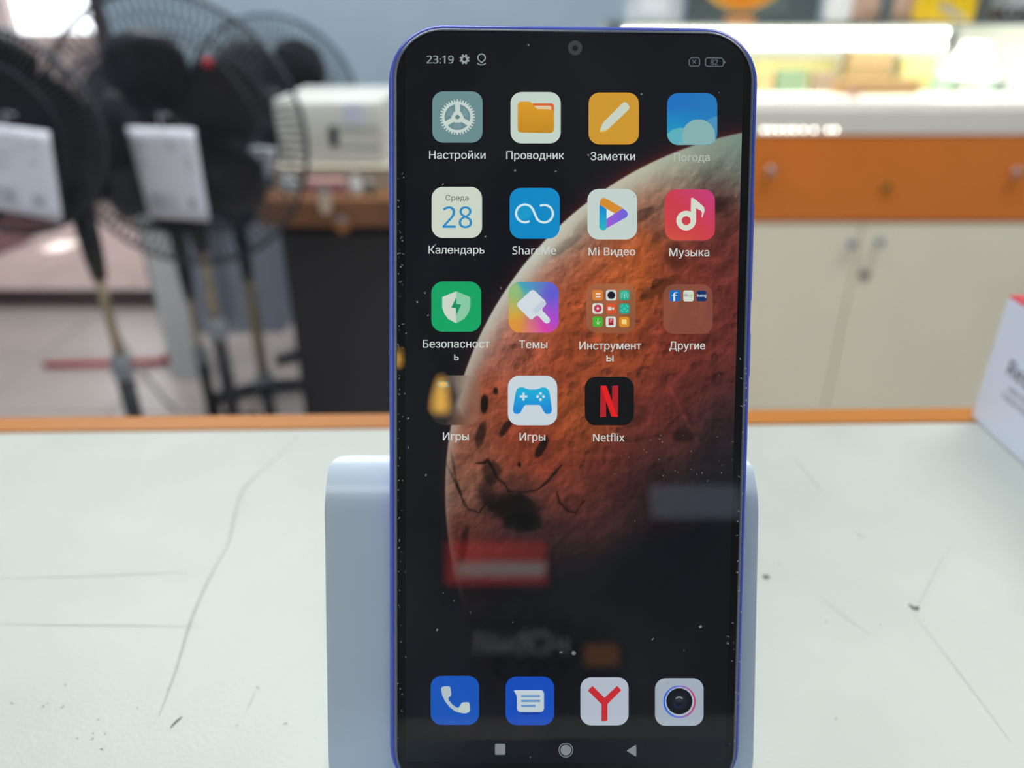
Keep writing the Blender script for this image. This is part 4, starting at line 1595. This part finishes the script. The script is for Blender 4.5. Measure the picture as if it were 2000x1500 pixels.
def hang(label, name, px, y0, y1, wpx, m, point):
    yy = YC - 0.04
    p = at_y(px, y0, yy)
    q_ = at_y(px, y1, yy)
    hw = wpx / 2 * (yy * c_ - (p.z - CAM_H) * s_) / F
    prof_ = [(-hw, p.z), (hw, p.z)]
    if point:
        prof_ += [(hw * .9, (p.z * .45 + q_.z * .55)), (0, q_.z), (-hw * .9, (p.z * .45 + q_.z * .55))]
    else:
        prof_ += [(hw * .8, q_.z + hw * .8), (hw * .45, q_.z), (-hw * .45, q_.z), (-hw * .8, q_.z + hw * .8)]
    b = bmesh.new()
    f = [b.verts.new((p.x + x, yy, z)) for x, z in prof_]
    g = [b.verts.new((p.x + x, yy + 0.002, z)) for x, z in prof_]
    b.faces.new(f)
    b.faces.new(g[::-1])
    n = len(f)
    for i in range(n):
        b.faces.new((f[i], f[(i + 1) % n], g[(i + 1) % n], g[i]))
    t = thing(name, label, 'tag', (p.x, yy, p.z))
    obj('card', b, m, t)
    obj('clip', bx(p.x - hw * .5, p.x + hw * .5, yy - 0.002, yy + 0.005, p.z - 0.004, p.z + 0.008, 0.001), M_gry, t)


hang('small white rounded tag hanging over the front of the brown wooden top', 'hanging_tag', 632, 372, 418, 28, mat('cream_card', (214, 196, 180), 0.6), False)
hang('small orange brown pointed tag hanging below the brown wooden top', 'hanging_tag', 668, 432, 458, 34, mat('amber_card', (164, 110, 56), 0.6), True)

# ------------------------------------------------------------------ lit glass showcase on the right
YS = 1.90
zs = lambda py: zat(1700, py, YS)
SXL, SXR = at_y(1212, 100, YS).x, 2.2
Z_TOP, Z_BASE, Z_RAIL, Z_BAND = zs(46), zs(200), zs(262), zs(431)
YB = YS + 0.42
sc_ = thing('glass_showcase', 'lit glass showcase with an orange drawer front and white doors', 'showcase', ((SXL + SXR) / 2, YS + 0.21, FLOOR))
M_cream = mat('cream_melamine', (236, 234, 212), 0.45, var=0.02, scale=6)
M_band = mat('orange_melamine', (219, 124, 42), 0.4, var=0.03, scale=8)
M_rail = mat('grey_white_rail', (222, 221, 212), 0.4, var=0.02)
M_alu = mat('aluminium', (206, 206, 206), 0.3, metal=0.8)
obj('carcass', bx(SXL, SXR, YS + 0.02, YB, FLOOR + 0.05, Z_RAIL - 0.001), M_cream, sc_)
obj('plinth', bx(SXL + 0.02, SXR, YS + 0.05, YB - 0.02, FLOOR, FLOOR + 0.05), mat('dark_plinth', (70, 66, 62), 0.6), sc_)
# rail = floor of the glass case, with a sloping front
bm = bmesh.new()
pr = [(YS - 0.004, Z_RAIL), (YS - 0.004, Z_BASE - 0.018), (YS + 0.004, Z_BASE), (YB, Z_BASE), (YB, Z_RAIL)]
for x in (SXL, SXR):
    pass
va = [bm.verts.new((SXL, y, z)) for y, z in pr]
vb = [bm.verts.new((SXR, y, z)) for y, z in pr]
bm.faces.new(va[::-1])
bm.faces.new(vb)
for i in range(5):
    bm.faces.new((va[i], va[(i + 1) % 5], vb[(i + 1) % 5], vb[i]))
obj('case_floor', bm, M_rail, sc_)
# orange drawer front
dr0, dr1 = at_y(1385, 350, YS).x, 1.35
dfr = obj('drawer', bx(SXL + 0.003, SXR, YS - 0.002, YS + 0.019, Z_BAND, Z_RAIL - 0.002, 0.002), M_band, sc_)
M_knob = mat('brushed_knob', (176, 152, 146), 0.3, metal=0.6)


def knob(px, py, r, m, parent, y=YS - 0.002):
    p = at_y(px, py, y)
    obj('knob', lathe(bmesh.new(), [(0, 0.02), (r * .8, 0.019), (r, 0.014), (r * .9, 0.009), (r * .5, 0.006), (r * .5, 0), (0, 0)], p, (0, -1, 0), 18), m, parent, True)


knob(1503, 332, 0.0135, M_knob, dfr)
knob(1980, 334, 0.0135, M_knob, dfr)
p = at_y(1731, 366, YS - 0.002)
obj('lock', lathe(bmesh.new(), [(0, 0.004), (0.004, 0.004), (0.0045, 0.006), (0.011, 0.006), (0.012, 0), (0, 0)], p, (0, -1, 0), 20), mat('brass_lock', (150, 118, 50), 0.4, metal=0.5), dfr, True)
# cream doors
xm = at_y(1648, 620, YS).x
ds = 0.46
k = 0
xs = [xm - 2 * ds, xm - ds, xm, xm + ds, xm + 2 * ds]
for i, (x0, x1) in enumerate(zip(xs, xs[1:])):
    x0c, x1c = max(x0, SXL + 0.003) + 0.002, min(x1, SXR) - 0.002
    d_ = obj('door', bx(x0c, x1c, YS + 0.001, YS + 0.019, FLOOR + 0.06, Z_BAND - 0.006, 0.002), M_cream, sc_)
    if i == 1:
        knob(1660, 473, 0.0115, M_gry, d_, YS + 0.001)
    elif i == 2:
        knob(1714, 470, 0.0115, M_gry, d_, YS + 0.001)
        p = at_y(1688, 536, YS + 0.001)
        obj('lock', lathe(bmesh.new(), [(0, 0.004), (0.004, 0.004), (0.005, 0.006), (0.012, 0.006), (0.013, 0), (0, 0)], p, (0, -1, 0), 20), mat('steel_lock', (120, 120, 116), 0.4, metal=0.5), d_, True)
    elif i in (0, 3):
        p = Vector((x1c - 0.035 if i == 0 else x1c - 0.035, YS + 0.001, zat(1700, 471, YS)))
        obj('knob', lathe(bmesh.new(), [(0, 0.02), (0.009, 0.019), (0.0115, 0.014), (0.01, 0.009), (0.006, 0.006), (0.006, 0), (0, 0)], p, (0, -1, 0), 18), M_gry, d_, True)
# glass and back
M_case = glass_mat('case_glass', (0.97, 0.99, 0.98), 1.4)
obj('front_pane', bx(SXL, SXR, YS + 0.006, YS + 0.010, Z_BASE + 0.0005, Z_TOP - 0.002), M_case, sc_)
obj('side_pane', bx(SXL, SXL + 0.004, YS + 0.011, YB - 0.012, Z_BASE + 0.0005, Z_TOP - 0.002), M_case, sc_)
obj('top_pane', bx(SXL, SXR, YS, YB, Z_TOP - 0.0015, Z_TOP + 0.0035), M_case, sc_)
obj('back_panel', bx(SXL, SXR, YB - 0.01, YB, Z_BASE + 0.0005, Z_TOP - 0.002), mat('white_back_panel', (236, 236, 226), 0.5, var=0.02), sc_)
# LED strip along the upper front edge and glowing beads for its reflection at the lower rail
xe = at_y(1862, 70, YS).x
M_led = mat('white_led', (255, 252, 244), 0.5, emit=14.0, var=0.0)
zl = [zat(1700, v, YS + 0.013) for v in (54, 66, 88, 100)]
obj('led_channel', bx(SXL, xe + 0.02, YS + 0.0165, YS + 0.0200, zl[3], zl[0]), M_alu, sc_)
strip = obj('led_strip', bx(SXL + 0.004, xe, YS + 0.0150, YS + 0.0164, zl[3], zl[0]), mat('strip_board', (235, 235, 230), 0.5), sc_)
led_me = None
x = SXL + 0.012
while x < xe:
    for z_ in (zat(1700, 63, YS + 0.013), zat(1700, 88, YS + 0.013)):  # lower row added to widen the bloom of the upper one
        if led_me is None:
            o = obj('led', bx(-0.005, 0.005, -0.0015, 0.0015, -0.005, 0.005), M_led, strip)
            led_me = o.data
        else:
            o = link('led', led_me, M_led, strip)
        o.location = (x, YS + 0.0134, z_)
    x += 0.019
M_glint = mat('rail_glint', (255, 250, 235), 0.5, emit=9.0, var=0.0)  # emission stands in for LED reflections on the rail
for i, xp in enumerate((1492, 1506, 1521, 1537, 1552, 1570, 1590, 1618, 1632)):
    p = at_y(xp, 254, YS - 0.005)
    obj('rail_glint_bead', lathe(bmesh.new(), [(0, 0.003), (0.0022, 0.002), (0.003, 0), (0, 0)], p, (0, -1, 0), 10), M_glint, sc_, True)
# unseen area light added under the top pane to fill the case
area('showcase_fill', ((SXL + 1.75) / 2, YS + 0.14, Z_TOP - 0.006), (1.75 - SXL, 0.06), 5.0, (1.0, 0.98, 0.92))

# goods inside the case
gi = YS + 0.2


def good(name, label, cat, px0, px1, py0, m, depth=0.05, lidm=None, y=None, z0=None):
    y = y or gi
    z0 = Z_BASE if z0 is None else z0
    p, q_ = at_y(px0, py0, y), at_y(px1, py0, y)
    t = thing(name, label, cat, ((p.x + q_.x) / 2, y + depth / 2, z0), None)
    h = p.z
    if h < z0 + 0.01:
        h = z0 + 0.02
    obj('carton', bx(p.x, q_.x, y, y + depth, z0 + 0.0005, h - 0.006, 0.002), m, t)
    obj('lid', bx(p.x - 0.001, q_.x + 0.001, y - 0.001, y + depth + 0.001, h - 0.006, h, 0.002), lidm or m, t)
    return t


good('tan_gift_box', 'tan box in the middle of the lit showcase', 'box', 1668, 1752, 92, mat('tan_card', (156, 132, 92), 0.5, var=0.05), 0.06)
good('amber_tray', 'low amber tray under the tan box in the showcase', 'tray', 1640, 1800, 156, mat('amber_tray', (166, 130, 88), 0.5), 0.04, None, gi - 0.06)
good('yellow_case', 'pale yellow low case at the back right of the tan box', 'box', 1765, 1835, 112, mat('pale_yellow', (196, 186, 124), 0.5), 0.05, None, gi + 0.05)
good('yellow_case', 'long pale yellow case beside the blue phone edge in the showcase', 'box', 1480, 1640, 116, mat('pale_yellow', (196, 186, 124), 0.5), 0.05, None, gi + 0.08)
good('green_case', 'small grey green case left of the tan box in the showcase', 'box', 1520, 1580, 138, mat('grey_green', (120, 140, 112), 0.5), 0.03)
good('orange_case', 'small orange case nearest the phone in the showcase', 'box', 1478, 1512, 140, mat('soft_orange', (196, 156, 108), 0.5), 0.03)
good('grey_case', 'small brown grey case between the green case and tan box', 'box', 1592, 1632, 142, mat('brown_grey', (150, 130, 112), 0.5), 0.03)
good('pink_case', 'tiny pinkish case at the front of the showcase floor', 'box', 1662, 1680, 174, mat('pink_grey', (176, 132, 120), 0.5), 0.02, None, gi - 0.12)
for i, (x0, x1, y0, cc, lb) in enumerate(((1830, 1862, 150, (150, 186, 160), 'pale green case left of the row at the right of the showcase'), (1870, 1892, 160, (130, 142, 138), 'narrow grey case in the row at the right of the showcase'), (1905, 1945, 148, (170, 196, 172), 'wide pale green case in the row at the right of the showcase'), (1952, 1968, 162, (110, 124, 120), 'narrow dark case in the row at the right of the showcase'), (1975, 2010, 150, (196, 206, 196), 'whitish case at the right end of the row in the showcase'))):
    good('accessory_case', lb, 'box', x0, x1, y0, mat('acc%d' % i, cc, 0.5), 0.03)
# bright lamp with a trapezoid shade in the case
p = at_y(1892, 148, gi - 0.05)
lt = thing('showcase_lamp', 'small glowing white lamp with a flared shade in the showcase', 'lamp', (p.x, gi - 0.05, Z_BASE))
zb_, zt_ = p.z, zat(1892, 84, gi - 0.05)
obj('lamp_shade', lathe(bmesh.new(), [(0.062, zb_), (0.03, zt_ - 0.01), (0.03, zt_), (0.0, zt_ + 0.001)], (p.x, gi - 0.05, 0), (0, 0, 1), 28), mat('glowing_shade', (255, 252, 240), 0.5, emit=2.6, var=0.0), lt, True)
obj('stem', lathe(bmesh.new(), [(0, 0.0), (0.006, 0.0), (0.006, zt_ - Z_BASE - 0.004), (0, zt_ - Z_BASE - 0.004)], (p.x, gi - 0.05, Z_BASE + 0.004), (0, 0, 1), 12), M_alu, lt, True)
obj('base', lathe(bmesh.new(), [(0, 0.0005), (0.03, 0.0005), (0.03, 0.006), (0.01, 0.009), (0, 0.009)], (p.x, gi - 0.05, Z_BASE), (0, 0, 1), 20), M_alu, lt, True)

# goods on top of the case
ZT = Z_TOP + 0.0035


def topbox(name, label, cat, px0, px1, h, m, y, depth=0.08, part=None, pm=None):
    d0 = y * c_ - (ZT - CAM_H) * s_
    x0, x1 = (px0 - 1000) / F * d0, (px1 - 1000) / F * d0
    t = thing(name, label, cat, ((x0 + x1) / 2, y + depth / 2, ZT))
    obj('body', bx(x0, x1, y, y + depth, ZT + 0.0005, ZT + h, 0.004), m, t)
    if part:
        obj(part, bx(x0 + (x1 - x0) * .25, x0 + (x1 - x0) * .75, y - 0.001, y + 0.001, ZT + 0.012, ZT + min(h * .6, 0.07)), pm, t)
    return t


M_dk = mat('dark_teal', (70, 84, 88), 0.5)
topbox('pale_carton', 'pale grey carton at the left end of the showcase top', 'box', 1228, 1330, 0.16, mat('pale_grey_card', (190, 198, 206), 0.6), YS + 0.16, 0.1, 'label_patch', mat('white_patch', (216, 222, 228), 0.6))
topbox('teal_box', 'dark teal flat box behind the orange disc on the showcase', 'box', 1345, 1598, 0.2, M_dk, YS + 0.3, 0.07, 'front_panel', mat('teal_panel', (86, 100, 102), 0.4))
topbox('pink_brown_carton', 'pinkish brown carton between white cup and yellow box', 'box', 1665, 1795, 0.14, mat('pink_brown', (196, 168, 152), 0.6), YS + 0.26, 0.1, 'label_patch', mat('pink_patch', (206, 182, 168), 0.6))
topbox('yellow_packet', 'bright yellow packet standing on the showcase top', 'packet', 1800, 1902, 0.18, mat('yellow_card', (226, 190, 30), 0.4), YS + 0.12, 0.06)
topbox('dark_carton', 'dark grey carton right of the yellow packet on the showcase', 'box', 1912, 1990, 0.12, mat('dark_grey_card', (78, 84, 86), 0.5), YS + 0.3, 0.08, 'label_patch', mat('grey_patch', (150, 156, 160), 0.5))
topbox('pale_carton', 'pale grey carton at the right end of the showcase top', 'box', 1992, 2080, 0.15, mat('pale_grey_card2', (170, 176, 180), 0.5), YS + 0.2, 0.08)
# grey print on the yellow packet
yy = YS + 0.1195
b = bmesh.new()
pr = [at_y(x, y, yy) for x, y in ((1832, 8), (1850, 4), (1868, 20), (1888, 30), (1880, 38), (1855, 32), (1838, 22))]
b.faces.new([b.verts.new(v) for v in pr])
yp = [o for o in bpy.data.objects if o.name.startswith('yellow_packet')][0]
obj('print', b, mat('grey_print', (176, 172, 150), 0.5), yp)


def cup(label, px, h, r, m, y):
    d0 = y * c_ - (ZT - CAM_H) * s_
    x = (px - 1000) / F * d0
    t = thing('cup', label, 'cup', (x, y, ZT), 'cups on the showcase top')
    obj('body', lathe(bmesh.new(), [(0, 0.0005), (r * .78, 0.0005), (r * .8, 0.004), (r, h), (r * .93, h), (r * .74, 0.006), (0, 0.006)], (x, y, ZT), (0, 0, 1), 24), m, t, True)
    obj('rim', lathe(bmesh.new(), [(r * .93, h), (r * 1.03, h + 0.001), (r * 1.03, h + 0.005), (r * .93, h + 0.005), (r * .93, h)], (x, y, ZT), (0, 0, 1), 24), m, t, True)


cup('white paper cup on the showcase beside the dark teal box', 1632, 0.11, 0.037, mat('white_cup', (224, 226, 226), 0.5), YS + 0.16)
cup('dark grey cup in front of the pinkish brown carton', 1727, 0.1, 0.02, mat('dark_cup', (86, 96, 100), 0.4), YS + 0.2)
# orange disc
yd = YS + 0.1
rr = 0.118
p = at_y(1448, 18, yd)
od = thing('orange_disc', 'round orange disc on a foot, standing on the showcase top', 'disc', (p.x, yd, ZT))
zc = max(p.z + rr, ZT + rr + 0.006)
obj('disc', lathe(bmesh.new(), [(0, 0.006), (rr * .8, 0.006), (rr * .97, 0.002), (rr, -0.004), (rr * .97, -0.01), (0, -0.012)], (p.x, yd, zc), (0, -1, 0), 48), mat('bright_orange', (250, 160, 30), 0.4, var=0.05, scale=8), od, True)
obj('rim', lathe(bmesh.new(), [(rr * .97, 0.004), (rr * 1.02, 0.003), (rr * 1.02, -0.011), (rr * .97, -0.012)], (p.x, yd, zc), (0, -1, 0), 48), mat('yellow_rim', (255, 196, 60), 0.4), od, True)
obj('foot', bx(p.x - 0.03, p.x + 0.03, yd - 0.02, yd + 0.03, ZT + 0.0005, ZT + 0.006, 0.001), mat('bright_orange', (250, 160, 30), 0.4), od)
# glinting dark gadget at the right end
yy = YS + 0.02
p = at_y(1975, 88, yy)
gd = thing('dark_gadget', 'dark gadget with bright metal studs at the right end of the showcase top', 'gadget', (p.x, yy, ZT))
obj('body', bx(p.x - 0.045, p.x + 0.08, yy, yy + 0.05, ZT + 0.0005, ZT + 0.03, 0.008, 3), mat('dark_gadget', (58, 60, 62), 0.3), gd, True)
for dx in (-0.03, -0.008, 0.02):
    obj('stud', lathe(bmesh.new(), [(0, 0.006), (0.004, 0.004), (0.005, 0), (0, 0)], (p.x + dx, yy - 0.0002, ZT + 0.018), (0, -1, 0), 14), M_alu, gd, True)


# ------------------------------------------------------------------ things behind the viewer, seen as dim reflections in the phone glass
def mirror_at(px, py, yw):
    d = ray(px, py)
    c = Vector((0, 0, CAM_H))
    t = (PT - c).dot(PN) / d.dot(PN)
    hit = c + d * t
    r = d - 2 * d.dot(PN) * PN
    return hit + r * ((yw - hit.y) / r.y)


def sign(name, label, cat, corners, yw, colr, emit, m_name):
    P = [mirror_at(x, y, yw) for x, y in corners]
    xs_, zs_ = [v.x for v in P], [v.z for v in P]
    t = thing(name, label, cat, ((min(xs_) + max(xs_)) / 2, yw, min(zs_)))
    obj('casing', bx(min(xs_) - 0.02, max(xs_) + 0.02, yw - 0.06, yw - 0.002, min(zs_) - 0.02, max(zs_) + 0.02, 0.005), mat('sign_casing', (60, 60, 62), 0.5), t)
    obj('lit_face', bx(min(xs_), max(xs_), yw - 0.002, yw + 0.002, min(zs_), max(zs_)), mat(m_name, colr, 0.5, emit=emit, var=0.02), t)
    return t, min(xs_), max(xs_), min(zs_), max(zs_)


YBk = -2.2
t, a0_, a1_, b0_, b1_ = sign('red_light_box', 'red light box sign on the wall behind the viewer', 'sign', ((872, 1058), (1068, 1140)), YBk, (210, 56, 48), 3.6, 'lit_red')
obj('white_stripe', bx(a0_ + (a1_ - a0_) * .1, a1_ - (a1_ - a0_) * .02, YBk + 0.002, YBk + 0.006, b0_ + (b1_ - b0_) * .18, b0_ + (b1_ - b0_) * .5), mat('lit_white', (250, 235, 232), 0.5, emit=2.2), t)
vs_, fs_ = text_mesh('NvdOч')
vx0, vx1 = vs_[:, 0].min(), vs_[:, 0].max()
bm = bmesh.new()
vv = [bm.verts.new(mirror_at(930 + (x - vx0) / (vx1 - vx0) * 178, 1278 - y / 0.715 * 44, YBk)) for x, y in vs_[:, :2]]
lx, lz = [v.co.x for v in vv], [v.co.z for v in vv]
for f in fs_:
    bm.faces.new([vv[i] for i in f])
lb = thing('dark_sign_board', 'dark sign board with pale letters on the wall behind the viewer', 'sign', ((min(lx) + max(lx)) / 2, YBk, min(lz)))
obj('board', bx(min(lx) - 0.015, max(lx) + 0.015, YBk - 0.06, YBk - 0.003, min(lz) - 0.04, max(lz) + 0.04, 0.005), mat('dark_board', (34, 34, 36), 0.6), lb)
obj('lettering', bm, mat('lit_letters', (220, 220, 226), 0.5, emit=1.7, var=0.02), lb)
sign('amber_light_box', 'small amber light box on the wall behind the viewer', 'sign', ((1140, 1258), (1210, 1300)), YBk, (220, 140, 60), 1.2, 'lit_amber')
sign('pale_light_panel', 'pale blue light panel on the wall behind the viewer', 'sign', ((1268, 948), (1452, 1012)), YBk, (200, 214, 240), 1.0, 'lit_pale')
for i, (x, y0, y1, hw) in enumerate(((862, 738, 808, 17), (776, 684, 716, 9))):
    c0, c1 = mirror_at(x, y0, YBk + 0.3), mirror_at(x, y1, YBk + 0.3)
    rr_ = abs(mirror_at(x + hw, y0, YBk + 0.3).x - c0.x)
    zt_, zb_ = max(c0.z, c1.z), min(c0.z, c1.z)
    t = thing('hanging_lamp', ('larger' if i == 0 else 'smaller') + ' warm hanging lamp behind the viewer', 'lamp', (c0.x, YBk + 0.3, zb_))
    obj('lamp_shade', lathe(bmesh.new(), [(0, zb_), (rr_ * .9, zb_ + 0.01), (rr_, zb_ + (zt_ - zb_) * .3), (rr_ * .7, zb_ + (zt_ - zb_) * .7), (rr_ * .25, zt_), (0, zt_)], (c0.x, YBk + 0.3, 0), (0, 0, 1), 20), mat('lit_amber_shade', (250, 190, 80), 0.5, emit=20.0, var=0.05), t, True)
    obj('cord', lathe(bmesh.new(), [(0.004, zt_), (0.004, CEIL - 0.001)], (c0.x, YBk + 0.3, 0), (0, 0, 1), 8), M_fblk, t)
